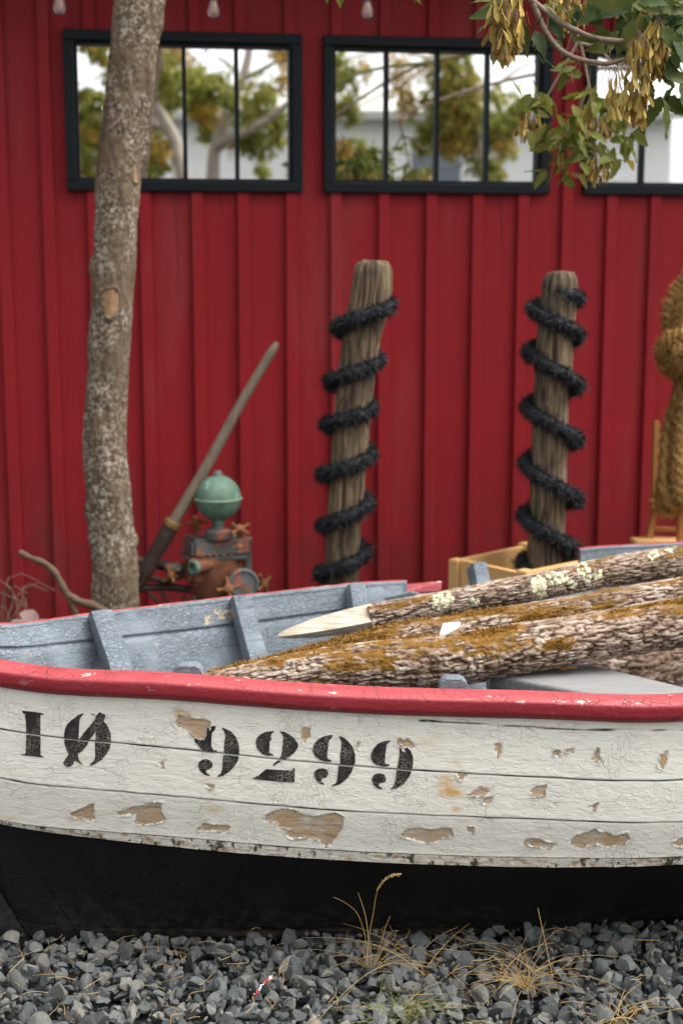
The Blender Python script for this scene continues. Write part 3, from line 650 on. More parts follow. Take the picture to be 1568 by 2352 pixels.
def build_far():
    def sheet(t0, t1, w0, w1, nt, nw, name, droop=0):
        t = np.linspace(t0, t1, nt); w = np.linspace(w0, w1, nw); Wg, Tg = np.meshgrid(w, t, indexing='ij'); P = farsurf(Tg, Wg)
        n = np.array([.2, -.9, .25]); off = .003*fbm(np.stack([Tg*14, Wg*3, Tg*0], -1), 4)
        for k in (1, 2, 3):
            d = (Wg-k)*[.06, .06, .2, .3][k]; off += -.009*np.exp(-(d/.0032)**2)
        return P+n*off[..., None], Wg.shape
    V, sh = sheet(.02, 2.02, 0.0, 4.0, 420, 110, 'a'); F = gridfaces(*sh)
    V2, sh2 = sheet(2.02, 4.6, .55, 4.0, 130, 60, 'b'); V3, sh3 = sheet(2.64, 4.6, 0.0, .55, 90, 14, 'c')
    back = []
    VV = [V.reshape(-1, 3), V2.reshape(-1, 3), V3.reshape(-1, 3)]; n1 = len(VV[0]); n2 = n1+len(VV[1])
    FF = np.concatenate([F, gridfaces(*sh2)+n1, gridfaces(*sh3)+n2])
    o = mesh_obj('inner_planking', np.concatenate(VV), FF, M['blue_paint'], BOAT)
    # outer skin of the far side (white), 25 mm behind
    out = np.array([0, .026, 0]); W1, T1 = np.meshgrid(np.linspace(.02, 3.9, 12), np.linspace(.02, 2.02, 60), indexing='ij'); P = farsurf(T1, W1)+out
    W2, T2 = np.meshgrid(np.linspace(.57, 3.9, 10), np.linspace(2.02, 4.6, 60), indexing='ij'); P2 = farsurf(T2, W2)+out
    W3, T3 = np.meshgrid(np.linspace(.02, .57, 4), np.linspace(2.64, 4.6, 40), indexing='ij'); P3 = farsurf(T3, W3)+out
    a = P.reshape(-1, 3); b_ = P2.reshape(-1, 3); c = P3.reshape(-1, 3)
    mesh_obj('planking', np.concatenate([a, b_, c]), np.concatenate([gridfaces(*W1.shape), gridfaces(*W2.shape)+len(a), gridfaces(*W3.shape)+len(a)+len(b_)]), M['white_paint'], BOAT)
    # red strips on the far gunwale edge: whole length, broken between the two stretches
    for (a0, a1) in ((.02, 2.03), (2.64, 4.6)):
        t = np.linspace(a0, a1, 160 if a0 < 1 else 60); P = farsurf(t, np.zeros_like(t)); mb = MB()
        pr = np.array([(.021, -.006), (.021, .001), (.024, .003), (.036, .003), (.040, -.004), (.040, -.05), (.032, -.054), (.027, -.05)])
        V = P[:, None]+np.array([0, 1., 0])*pr[None, :, :1]+np.array([0, 0, 1.])*pr[None, :, 1:]+(.006*fbm(np.repeat(P[:, None], 8, 1)*30+np.arange(8)[None, :, None]*3, 3))[..., None]*np.array([0, .4, .7])
        F = [tuple(f) for f in gridfaces(len(t), 8, True)]+[tuple(range(8)), tuple(len(t)*8-8+i for i in range(8))]
        mb.add(V.reshape(-1, 3), F).build('gunwale', M['red_rail'], BOAT, True)
        pr = np.array([(-.0025, -.03), (-.0025, .001), (.001, .004), (.017, .004), (.0205, .001), (.0205, -.03)])
        V = P[:, None]+np.array([0, 1., 0])*pr[None, :, :1]+np.array([0, 0, 1.])*pr[None, :, 1:]+(.006*fbm(np.repeat(P[:, None], 6, 1)*26+np.arange(6)[None, :, None]*3, 3))[..., None]*np.array([0, .4, .8])
        F = [tuple(f) for f in gridfaces(len(t), 6, True)]+[tuple(range(6)), tuple(len(t)*6-6+i for i in range(6))]
        MB().add(V.reshape(-1, 3), F).build('inwale', M['blue_paint'], BOAT, True)
    # ribs of the far side
    def rib(pts, wd, th, dep=.03):
        P = np.array([aty(x, y, yy) for x, y, yy in pts]); P = resample(P, 24); T = np.gradient(P, axis=0); T /= np.linalg.norm(T, axis=1)[:, None]
        X = np.array([1., .35, 0])/math.hypot(1, .35); Yd = np.cross(T, X); Yd /= np.linalg.norm(Yd, axis=1)[:, None]; Yd = np.where(Yd[:, 1:2] < 0, -Yd, Yd)
        prof = np.array([(-.5, .5), (-.5, -.25), (-.42, -.45), (0, -.52), (.42, -.45), (.5, -.25), (.5, .5)]); tw = np.linspace(1, 1.05, 24)
        V = P[:, None]+X*(prof[None, :, :1]*wd)+Yd[:, None]*(prof[None, :, 1:]*th); V = V+(.004*fbm(V*45, 3))[..., None]*np.array([.6, -.6, .4])
        mb = MB(); mb.add(V.reshape(-1, 3), [tuple(f) for f in gridfaces(24, 7, True)]+[tuple(range(7)), tuple(23*7+i for i in range(7))]); return mb.build('rib', M['blue_paint'], BOAT, True)
    gy = lambda px: float(np.interp(px, FPX_, FG[:, 1]))
    for px0, py0, dx, dy, wd in ((232, 1412, 44, 130, .062), (552, 1375, 40, 150, .056), (815, 1347, 20, 120, .052), (1095, 1299, 26, 120, .05)):
        y0 = gy(px0); rib([(px0, py0, y0-.022), (px0+dx*.33, py0+dy*.33, y0-.055), (px0+dx*.7, py0+dy*.7, y0-.10), (px0+dx, py0+dy, y0-.15), (px0+dx*1.8, py0+dy*2.3, y0-.36)], wd, .05)
    # near rib heads standing beside the rail
    for px0, py0, w_ in ((432, 1531, .066), (1040, 1561, .062)):
        P = aty(px0, py0, 3.122 if px0 < 800 else 3.070); mb = MB(); hw = w_/2; mb.prism([P+np.array([u, -.020, q]) for u, q in ((-hw, -.19), (hw, -.19), (hw, -.008), (hw-.006, .001), (hw-.016, .006), (-hw+.016, .006), (-hw+.006, .001), (-hw, -.008))], (0, .042, 0)); mb.build('rib', M['blue_paint'], BOAT, True)
    # thwart
    q = np.array([atz(*p, .615) for p in ((1330, 1519), (1640, 1594), (1420, 1606), (1122, 1548))]); mb = MB(); mb.prism(q, (0, 0, -.035)); o = mb.build('thwart', M['grey_wood'], BOAT)
    bv = o.modifiers.new('bevel', 'BEVEL'); bv.width = .008; bv.segments = 3
    # broken strip of the far top plank
    q = np.array([aty(*p, y) for p, y in (((848, 1352), 4.0), ((975, 1341), 4.07), ((1014, 1338), 4.08), ((1012, 1356), 4.07), ((905, 1366), 4.02))]); mb = MB(); mb.prism(q, (0, .02, 0)); mb.build('broken_plank', M['red_rail'], BOAT)['label'] = 'snapped end of the red edge plank'
    q = np.array([aty(*p, 3.97) for p in ((850, 1378), (912, 1368), (945, 1360), (976, 1371), (960, 1392))]); mb = MB(); mb.prism(q, (0, .02, 0)); mb.build('broken_plank', M['blue_paint'], BOAT)
    # transom
    q = np.array([[3.0, 3.30, .80], [3.0, 3.36, .42], [3.0, 3.62, .06], [3.0, 3.95, .03], [2.97, 4.25, .1], [2.93, 4.55, .45], [2.9, 4.62, .86], [2.95, 3.95, .9]]); mb = MB(); mb.prism(q, (.03, 0, 0)); mb.build('transom', M['white_paint'], BOAT)
    # stem post
    S = np.vstack([[-1.42, 3.2, .9], STEM]); S2 = resample(S, 40); T = np.gradient(S2, axis=0); T /= np.linalg.norm(T, axis=1)[:, None]; Y = np.array([0, 1., 0]); N = np.cross(T, Y)
    pr = np.array([(-.018, -.012), (-.018, .012), (.02, .028), (.045, .026), (.045, -.026), (.02, -.028)])*np.array([1, 1])
    V = S2[:, None]+N[:, None]*pr[None, :, :1]*-1+Y*pr[None, :, 1:]; V2 = V
    mb = MB(); mb.add(V.reshape(-1, 3), [tuple(f) for f in gridfaces(40, 6, True)]+[tuple(range(6)), tuple(39*6+i for i in range(6))]); mb.build('stem', M['black_paint'], BOAT)
    # floor boards
    mb = MB()
    for k in range(4):
        c = np.array([1.3, 3.48+.13*k+.0, .15]); mb.box(c, (2.2, .12, .018), (1, .12, 0), bev=.004)
    mb.build('floor_boards', M['grey_wood'], BOAT)
build_far()
# painted registration: six stencilled characters, raised half a millimetre like thick paint
GLYPH = {'1': [z1([(110, 158), (180, 165), (300, 178), (400, 195), (440, 205), (435, 218), (390, 218), (385, 240), (388, 490), (385, 810), (400, 830), (437, 850), (430, 858), (330, 845), (200, 832), (105, 822), (110, 812), (165, 800), (175, 600), (180, 480), (170, 300), (155, 235), (170, 215), (130, 195)])],
 '0': [z1([(1040, 198), (1000, 235), (970, 290), (962, 400), (958, 570), (955, 700), (945, 800), (950, 870), (985, 930), (1020, 955), (1000, 960), (930, 920), (890, 905), (870, 960), (830, 995), (770, 1000), (725, 940), (760, 880), (810, 810), (770, 730), (745, 640), (740, 540), (755, 430), (790, 360), (850, 300), (900, 265), (950, 220)]),
       z1([(945, 700), (985, 560), (1050, 470), (1130, 380), (1200, 290), (1215, 240), (1145, 210), (1148, 198), (1220, 235), (1270, 180), (1310, 205), (1355, 220), (1350, 260), (1325, 310), (1390, 390), (1435, 500), (1440, 600), (1420, 720), (1380, 790), (1300, 890), (1210, 945), (1150, 975), (1120, 965), (1190, 900), (1205, 850), (1200, 650), (1213, 560), (1213, 455), (1170, 530), (1110, 600), (1080, 670), (1000, 770), (950, 800)])],
 '9': [z2([(385, 175), (405, 185), (385, 235), (355, 260), (345, 350), (345, 440), (375, 490), (425, 490), (420, 505), (350, 515), (270, 510), (230, 490), (170, 420), (130, 380), (128, 340), (150, 318), (200, 335), (250, 360), (285, 300), (288, 210), (320, 188)]),
       z2([(480, 195), (540, 215), (600, 245), (660, 310), (700, 400), (712, 480), (710, 555), (690, 630), (640, 710), (580, 770), (500, 825), (430, 843), (430, 825), (470, 800), (490, 740), (495, 620), (510, 540), (515, 420), (530, 300), (510, 240)]),
       z2([(270, 607), (330, 625), (365, 680), (350, 720), (310, 740), (270, 760), (280, 790), (325, 815), (320, 830), (250, 810), (200, 760), (175, 700), (185, 650), (220, 620)])],
 '2': [z2([(1170, 240), (1130, 280), (1120, 320), (1135, 350), (1105, 375), (1105, 440), (1100, 520), (1160, 548), (1150, 558), (1080, 562), (1010, 540), (950, 480), (925, 400), (940, 330), (985, 285), (1060, 250)]),
       z2([(1245, 245), (1300, 250), (1370, 290), (1430, 340), (1475, 410), (1478, 450), (1430, 520), (1370, 570), (1310, 608), (1230, 650), (1170, 690), (1148, 700), (1160, 670), (1240, 600), (1265, 540), (1275, 440), (1290, 320)]),
       z2([(875, 865), (960, 825), (1030, 765), (1065, 740), (1200, 748), (1405, 758), (1410, 728), (1435, 730), (1428, 915), (1280, 908), (1150, 895), (1000, 882)])],
 '9b': [z3([(365, 200), (340, 240), (310, 270), (298, 380), (288, 480), (300, 505), (350, 525), (345, 538), (280, 542), (200, 520), (140, 480), (105, 420), (97, 380), (120, 310), (170, 255), (240, 215), (320, 195)]),
        z3([(440, 208), (500, 225), (560, 275), (620, 350), (655, 450), (655, 540), (630, 620), (600, 690), (540, 770), (450, 840), (360, 862), (350, 855), (410, 820), (425, 740), (435, 620), (460, 560), (460, 450), (475, 370), (475, 280)]),
        z3([(240, 630), (285, 650), (305, 700), (285, 745), (215, 765), (215, 810), (250, 830), (245, 845), (190, 830), (145, 780), (120, 720), (125, 670), (170, 640)])],
 '9c': [z3([(1120, 265), (1095, 290), (1065, 320), (1050, 430), (1040, 545), (1055, 570), (1105, 578), (1095, 597), (1010, 603), (930, 580), (885, 550), (860, 490), (858, 450), (895, 370), (950, 310), (1030, 275)]),
        z3([(1200, 275), (1240, 320), (1270, 340), (1285, 380), (1330, 358), (1380, 400), (1408, 480), (1408, 570), (1390, 660), (1360, 740), (1290, 830), (1200, 890), (1110, 905), (1165, 850), (1185, 760), (1195, 640), (1215, 560), (1235, 430), (1235, 350)]),
        z3([(985, 697), (1035, 715), (1057, 770), (1045, 810), (960, 828), (965, 865), (1010, 890), (1000, 905), (940, 890), (890, 840), (870, 780), (890, 725), (930, 700)])]}
def build_digits():
    for key, polys in GLYPH.items():
        a = np.concatenate([np.array(p) for p in polys]); x0, y0 = a.min(0)-2; x1, y1 = a.max(0)+2; st = .8
        xs = np.arange(x0, x1, st); ys = np.arange(y0, y1, st); X, Y = np.meshgrid(xs, ys); S = np.full(X.shape, -9.)
        for p in polys: S = np.maximum(S, sdf(p, X, Y))
        t, w = from_px(X, Y); P = hull(t, w); N = hull_n(t, w)
        # skip the open seams between planks
        sd = np.minimum(abs(w-1)*.11, abs(w-2)*.11)
        off = .0011+np.where(w < 1, .0022*np.exp(-np.maximum(1-w, 0)*.11/.02), 0)+.0035*.6*fbm(np.stack([t*7, w*.9, t*0], -1), 4)+np.where((w > 1) & (w < 2), .0022*np.exp(-np.maximum(2-w, 0)*.11/.02), 0)
        P = P+N*off[..., None]; F = gridfaces(*X.shape); c = S.ravel()[F].mean(1); k = (c > -.3) & (sd.ravel()[F].min(1) > .0018)
        F = F[k]; used = np.unique(F); mp = np.zeros(X.size, int); mp[used] = np.arange(len(used))
        o = mesh_obj('stencilled_digit', P.reshape(-1, 3)[used], mp[F], M['ink'], BOAT, True, {'edge': np.clip(.25+S.ravel()[used]*.45, 0, 1.5)})
        o['label'] = {'1': 'black stencilled 1 with thin serifs', '0': 'black stencilled 0 with a slash', '9': 'black stencilled 9 chipped by a bare patch', '2': 'black stencilled 2', '9b': 'black stencilled 9 beside the 2', '9c': 'black stencilled 9 ending the number'}[key]
build_digits()

# ------------------------------------------------------------------ logs in the boat
def log(name, pts, rad, label, seed, moss=(0, 1, .5), cut=None, n=130, nl=560, fr=1.0):
    P0 = np.array([aty(x, y, d) for x, y, d in pts]); R0 = np.array(rad)
    P, (R,) = resample(P0, nl, [R0]); T, N, B = frames(P); a = np.linspace(0, 2*np.pi, n, endpoint=False)
    D = np.cos(a)[None, :, None]*N[:, None]+np.sin(a)[None, :, None]*B[:, None]
    L = np.r_[0, np.cumsum(np.linalg.norm(np.diff(P, axis=0), axis=1))]
    # bark coordinate: fissures run along the axis
    Q = np.stack([np.cos(a)[None, :]*6.6+0*L[:, None], np.sin(a)[None, :]*6.6+0*L[:, None], L[:, None]*31+0*a[None, :]], -1)+seed*9.1
    Q = Q+.55*np.stack([fbm(Q*.8+3, 3), fbm(Q*.8+11, 3), fbm(Q*.8+23, 3)], -1)*2
    r1 = 1-np.abs(2*vnoise(Q*1.15)-1); r2 = 1-np.abs(2*vnoise(Q*2.3+5)-1)
    hgt = np.clip(1-(.75*r1**4+.5*r2**5), 0, 1)*(.7+.3*vnoise(Q*4))
    big = fbm(np.stack([np.cos(a)[None]*1.2+0*L[:, None], np.sin(a)[None]*1.2+0*L[:, None], L[:, None]*5+0*a[None]], -1)+seed, 3)
    up = np.clip(D[..., 2], -1, 1)
    mo = vnoise(Q*np.array([.24, .24, .20])+40)*.8+vnoise(Q*.6+60)*.35+.28*up-.12+moss[2]-.30*np.clip(.52-vnoise(Q*.75+80), 0, 1)-moss[1]*np.clip((np.linspace(0, 1, nl)[:, None]-.36)/.25, 0, 1)+.05
    rr = R[:, None]*(1+.16*big)+.0075*fr*(hgt-.6)
    V = P[:, None]+D*rr[..., None]
    root = thing(name, P[len(P)//2]-np.array([0, 0, R.mean()]), label, 'log')
    F = [tuple(f) for f in gridfaces(nl, n, True)]; V2 = V.reshape(-1, 3)
    V2 = np.vstack([V2, P[:1], P[-1:]]); nn = nl*n; F += [(nn, (i+1) % n, i) for i in range(n)]+[(nn+1, (nl-1)*n+i, (nl-1)*n+(i+1) % n) for i in range(n)]
    mesh_obj('bark', V2, F, M['bark'], root, True, {'hgt': np.r_[hgt.ravel(), .5, .5], 'moss': np.r_[mo.ravel(), 0, 0]})
    # moss strands
    rng = np.random.default_rng(seed); Vm = V; ok = np.argwhere(mo > .70)
    if len(ok) > 200:
        pick = ok[rng.integers(len(ok), size=min(9000, len(ok)*2))]; base = V[pick[:, 0], pick[:, 1]]; dn = D[pick[:, 0], pick[:, 1]]
        dirs = dn*.6+rng.normal(size=dn.shape)*.75+np.array([0, 0, -.15]); dirs /= np.linalg.norm(dirs, axis=1)[:, None]
        ln = rng.uniform(.005, .013, len(pick))[:, None]; side = np.cross(dirs, rng.normal(size=dirs.shape)); side /= np.linalg.norm(side, axis=1)[:, None]; wd = .0012
        bend = rng.normal(size=dirs.shape)*.5
        v0 = base-dn*.002; v1 = v0+dirs*ln*.55; v2 = v1+(dirs+bend)*ln*.5
        VV = np.stack([v0-side*wd, v0+side*wd, v1-side*wd, v1+side*wd, v2], 1).reshape(-1, 3); k = np.arange(len(pick))*5
        tri = np.concatenate([np.stack([k, k+1, k+3], 1), np.stack([k, k+3, k+2], 1), np.stack([k+2, k+3, k+4], 1)])
        mesh_obj('moss', VV, tri, M['moss'], root, True)['label'] = 'mustard yellow moss'
    return root, P, R, V, D
LOG1 = log('log', [(440, 1598, 3.26), (620, 1562, 3.28), (800, 1533, 3.30), (1000, 1520, 3.33), (1150, 1497, 3.36), (1330, 1468, 3.40), (1568, 1428, 3.45), (1900, 1375, 3.55)], [.044, .052, .057, .063, .062, .060, .062, .063],
    'front mossy log with rough brown bark lying next to the near gunwale', 3, (0, .16, -.17))
LOG2 = log('log', [(470, 1585, 3.42), (700, 1528, 3.44), (900, 1478, 3.47), (1050, 1452, 3.50), (1250, 1418, 3.55), (1568, 1362, 3.62), (1900, 1310, 3.7)], [.036, .042, .046, .044, .042, .043, .045],
    'middle log thick with mustard moss, between the front log and the pointed log', 8, (0, .16, -.085))
def log3():
    root, P, R, V, D = log('log', [(845, 1418, 3.66), (1000, 1389, 3.70), (1200, 1354, 3.76), (1400, 1314, 3.84), (1568, 1290, 3.9), (1900, 1240, 4.0)], [.033, .033, .036, .041, .046, .048],
        'back log with a hewn pale pointed end and light lichen spots', 15, (0, 0, -.42))
    # hewn point: flat facets running to a tip
    tip = aty(634, 1461, 3.60); c = P[6]; ax = (P[0]-P[8]); ax /= np.linalg.norm(ax); up = np.array([0, 0, 1.])-ax*ax[2]; up /= np.linalg.norm(up); sd = np.cross(ax, up)
    prof = [(-1.0, -.12), (-.45, .5), (-.1, 1.0), (.7, .85), (1.0, .1), (.6, -.75), (-.1, -1.0), (-.6, -.6)]
    rings = []
    for f, s in ((0, 1.05), (.02, 1.03), (.33, .94), (.62, .74), (.86, .42), (.975, .13)):
        cc = c+(tip-c)*f; rings.append([cc+(sd*u+up*v)*s*.0335 for u, v in prof])
    V = np.array(rings).reshape(-1, 3); F = [tuple(f) for f in gridfaces(6, 8, True)]+[tuple(range(8)), tuple(40+i for i in range(8))]
    MB().add(V, F).build('hewn_point', M['fresh_wood'], root)['label'] = 'freshly hewn pale pointed end'
    # lichen patches
    rng = np.random.default_rng(2)
    for px, py, r, k in ((1010, 1383, 16, 16), (1025, 1372, 12, 9), (1240, 1352, 13, 14), (1243, 1372, 11, 8), (1236, 1338, 14, 12), (1340, 1308, 14, 10), (1290, 1326, 12, 8), (1350, 1325, 10, 5), (1375, 1322, 8, 4), (1500, 1276, 9, 5), (1540, 1258, 10, 6), (1090, 1380, 8, 4), (1315, 1340, 7, 3), (1310, 1360, 5, 3), (1270, 1330, 14, 8)):
        # find surface under that pixel
        mb = MB(); x, y = proj(root_V); dd = (x-px)**2+(y-py)**2; near = np.where((dd < (r*1.2)**2) & (root_D[:, 1] < .25))[0]
        if len(near) == 0: continue
        for i in rng.choice(near, k*3):
            p = root_V[i]; nrm = root_D[i]; s = rng.uniform(.003, .0075)
            V, F = LICH[rng.integers(4)]; t1 = np.cross(nrm, [0, 0, 1.]); t1 /= np.linalg.norm(t1)+1e-9; t2 = np.cross(nrm, t1)
            mb.add(p+(V[:, :1]*t1+V[:, 1:2]*t2)*s+V[:, 2:]*nrm*s*.16, [tuple(f) for f in F])
        if mb.n: mb.build('lichen', M['lichen'], root, True)['label'] = 'pale yellow green lichen patch'
LICH = [rock_shape(np.random.default_rng(40+i), 2, 3) for i in range(4)]
# log3 needs its surface for the lichen: build once, then reuse
_orig = log
def log(*a, **k):
    r = _orig(*a, **k); global root_V, root_D; root_V = r[3].reshape(-1, 3); root_D = r[4].reshape(-1, 3); return r
log3()
log('log', [(1440, 1600, 3.50), (1568, 1560, 3.62), (1750, 1545, 3.75), (1950, 1535, 3.85)], [.04, .05, .05, .05], 'dark log low in the shaded bottom of the boat behind the grey thwart', 21, (0, 0, -.45), nl=160, n=64)
log('log', [(1230, 1545, 3.78), (1568, 1516, 3.9), (1900, 1490, 4.05)], [.05, .055, .055], 'log added to fill the shaded gap underneath the mossy logs at the right', 27, (0, 0, -.4), nl=160, n=64)  # added log covers the lit planking where the gap should be in shade
log('log', [(1150, 1600, 3.86), (1568, 1570, 4.05), (1900, 1545, 4.2)], [.055, .06, .06], 'lowest log, added to keep the gap dark, hardly seen under the others', 29, (0, 0, -.4), nl=120, n=64)  # another log added beneath, hides the lit inside of the boat
def shell():
    p = aty(1030, 1440, 3.335); ax = aty(1055, 1419, 3.345)-aty(1002, 1460, 3.335); L = np.linalg.norm(ax); ax /= L
    V, F = rock_shape(np.random.default_rng(77), 3, 5); n = np.array([.1, -.7, .7]); n -= ax*(n@ax); n /= np.linalg.norm(n); s = np.cross(ax, n)
    wid = 1-.5*np.clip(V[:, 0], -1, 1)*-.5; lay = .14*np.sin(V[:, 0]*9+V[:, 1]*4)
    P = p+ax*V[:, :1]*L*.56+s*(V[:, 1:2]*.0175*wid[:, None])+n*((V[:, 2]*.5*(1-.3*V[:, 1]**2)+lay*.35)*.018)[:, None]
    o = mesh_obj('oyster_shell', P, F, M['shell']); tag(o, 'small white oyster shell lying on the mossy logs', 'shell')
shell()
def leaf_on_thwart():
    p = atz(1302, 1538, .628); mb = MB(); n = 9; u = np.linspace(-1, 1, n); V = []
    for k, a in enumerate(u):
        w = .008*(1-a*a)+.0008
        for s in (-1, 0, 1): V.append(p+np.array([a*.024, s*w, .003*abs(s)+.004*a*a+.002*math.sin(a*4)]))
    mb.add(V, [tuple(f) for f in gridfaces(n, 3)]); o = mb.build('fallen_leaf', M['dead_leaf'], None, True); tag(o, 'single orange brown dead leaf on the grey thwart', 'leaf')
leaf_on_thwart()

# ------------------------------------------------------------------ red building with mirror windows
RED = thing('red_building', W(0, 0, 0), 'dark red board and batten shed with black framed windows', 'building')
WINS = []
def build_wall():
    # window rectangles in wall coordinates (s, z)
    def rect(tl, tr, bl, br):
        p = [onwall(*q) for q in (tl, tr, bl, br)]; s = [wall_s(q) for q in p]; z = [q[2] for q in p]
        return [(s[0]+s[2])/2, (s[1]+s[3])/2, (z[2]+z[3])/2, (z[0]+z[1])/2]
    r1 = rect((143, 69), (692, 80), (157, 438), (693, 441)); r2 = rect((739, 83), (1264, 96), (742, 446), (1257, 447)); r3 = list(r2)
    s3 = (wall_s(onwall(1336, 110))+wall_s(onwall(1340, 447)))/2; r3[0] = s3; r3[1] = s3+(r2[1]-r2[0])
    r2[2] = r1[2] = r3[2] = (r1[2]+r2[2])/2; zt = (r1[3]+r2[3])/2; r1[3] = r2[3] = r3[3] = zt
    WINS.extend([r1, r2, r3])
    zb, zt = -.1, 3.05; s0, s1 = -4.0, 5.0
    # boards with window openings
    ss = sorted([s0, s1]+[v for r in WINS for v in (r[0]+.03, r[1]-.03)]); zs = [zb, r1[2]+.03, r1[3]-.03, zt]; mb = MB()
    for i in range(len(ss)-1):
        for j in range(3):
            if j == 1 and i % 2 == 1: continue
            a, b_, c, d = ss[i], ss[i+1], zs[j], zs[j+1]
            mb.prism([W(a, c), W(b_, c), W(b_, d), W(a, d)], -WN*.03)
    mb.build('wall', M['red_boards'], RED)
    # battens
    px = [10, 112, 217, 333, 453, 556, 667, 772, 881, 990, 1094, 1198, 1300, 1402, 1501]; S = [float(wall_s(onwall(x, 500))) for x in px]
    sp = (S[-1]-S[3])/11; S = [S[0]-sp*k for k in range(12, 0, -1)]+S+[S[-1]+sp*k for k in range(1, 12)]
    mb = MB(); hw = .0225
    for s in S:
        spans = [(zb, zt)]
        for r in WINS:
            if r[0]-hw < s < r[1]+hw: spans = [(zb, r[2]-.001), (r[3]+.001, zt)]
        for a, b_ in spans:
            lean = random.uniform(-.004, .004)
            pr = [(-hw, .001), (-hw, .019), (-hw+.003, .022), (hw-.003, .022), (hw, .019), (hw, .001)]
            P = [[W(s+u+(lean if q else 0), z, o) for u, o in pr] for q, z in enumerate((a, b_))]
            n = 6; V = np.array(P).reshape(-1, 3); mb.add(V, [tuple(f) for f in gridfaces(2, n, True)]+[tuple(range(n)), tuple(n+i for i in range(n))])
    mb.build('batten', M['red_boards'], RED)
    # thin drying cracks in the boards
    for x, y0, y1 in ((402, 450, 700), (1147, 450, 640), (503, 446, 500)):
        a = onwall(x, y0, .0012); b_ = onwall(x+8, y1, .0012); P = resample(np.array([a, (a+b_)/2+WT*.004, b_]), 8); MB().tube(P, np.linspace(.0016, .0004, 8), 5).build('board_crack', M['soffit'], RED)
    for wi, r in enumerate(WINS):
        a, b_, c, d = r; fw = .038
        mb = MB(); pro = .034
        mb.prism([W(a, c, .003), W(b_, c, .003), W(b_, c+fw, .003), W(a, c+fw, .003)], WN*pro)
        mb.prism([W(a, d-fw, .003), W(b_, d-fw, .003), W(b_, d, .003), W(a, d, .003)], WN*pro)
        mb.prism([W(a, c+fw, .004), W(a+fw, c+fw, .004), W(a+fw, d-fw, .004), W(a, d-fw, .004)], WN*pro)
        mb.prism([W(b_-fw, c+fw, .004), W(b_, c+fw, .004), W(b_, d-fw, .004), W(b_-fw, d-fw, .004)], WN*pro)
        fr = mb.build('window_frame', M['frame_paint'], RED); bv = fr.modifiers.new('bevel', 'BEVEL'); bv.width = .004; bv.segments = 2
        mb = MB()
        mi = .012
        # reveal
        for (s0_, s1_, z0_, z1_) in ((a+fw, b_-fw, c+fw, c+fw+mi), (a+fw, b_-fw, d-fw-mi, d-fw), (a+fw, a+fw+mi, c+fw+mi, d-fw-mi), (b_-fw-mi, b_-fw, c+fw+mi, d-fw-mi)):
            mb.prism([W(s0_, z0_, -.025), W(s1_, z0_, -.025), W(s1_, z1_, -.025), W(s0_, z1_, -.025)], WN*.04)
        mb.build('window_reveal', M['frame_paint'], fr)
        ia, ib = a+fw+mi, b_-fw-mi; step = (ib-ia)/4
        for k in range(4):
            q = [W(ia+step*k, c+fw+mi, -.018), W(ia+step*(k+1), c+fw+mi, -.018), W(ia+step*(k+1), d-fw-mi, -.018), W(ia+step*k, d-fw-mi, -.018)]
            MB().prism(q, -WN*.004).build('mirror_pane', M['mirror'], fr)
        for k in (1, 2, 3):
            m = ia+step*k; MB().prism([W(m-.008, c+fw+mi, -.016), W(m+.008, c+fw+mi, -.016), W(m+.008, d-fw-mi, -.016), W(m-.008, d-fw-mi, -.016)], WN*.018).build('glazing_bar', M['frame_paint'], fr)
    # eaves
    zt = 2.86; mb = MB(); mb.prism([W(-4.2, zt, -.3), W(5.2, zt, -.3), W(5.2, zt, .52), W(-4.2, zt, .52)], (0, 0, .03)); mb.build('soffit', M['soffit'], RED)
    mb = MB(); mb.prism([W(-4.2, zt-.02, .524), W(5.2, zt-.02, .524), W(5.2, zt+.16, .524), W(-4.2, zt+.16, .524)], WN*.03); mb.build('fascia', M['red_boards'], RED)
    mb = MB(); mb.prism([W(-4.3, zt+.17, .60), W(5.3, zt+.17, .60), W(5.3, zt+1.6, -2.2), W(-4.3, zt+1.6, -2.2)], (0, 0, .04)); mb.build('roof', M['roof_pale'], RED)
    mb = MB()
    for s in (-4.0, 4.97): mb.prism([W(s, -.1, -.03), W(s, -.1, -4), W(s, zt, -4), W(s, zt+1.2, -2.0), W(s, zt, -.03)], WT*.03)
    mb.prism([W(-4, -.1, -4), W(5, -.1, -4), W(5, zt, -4), W(-4, zt, -4)], -WN*.03); mb.build('end_wall', M['red_boards'], RED)
build_wall()
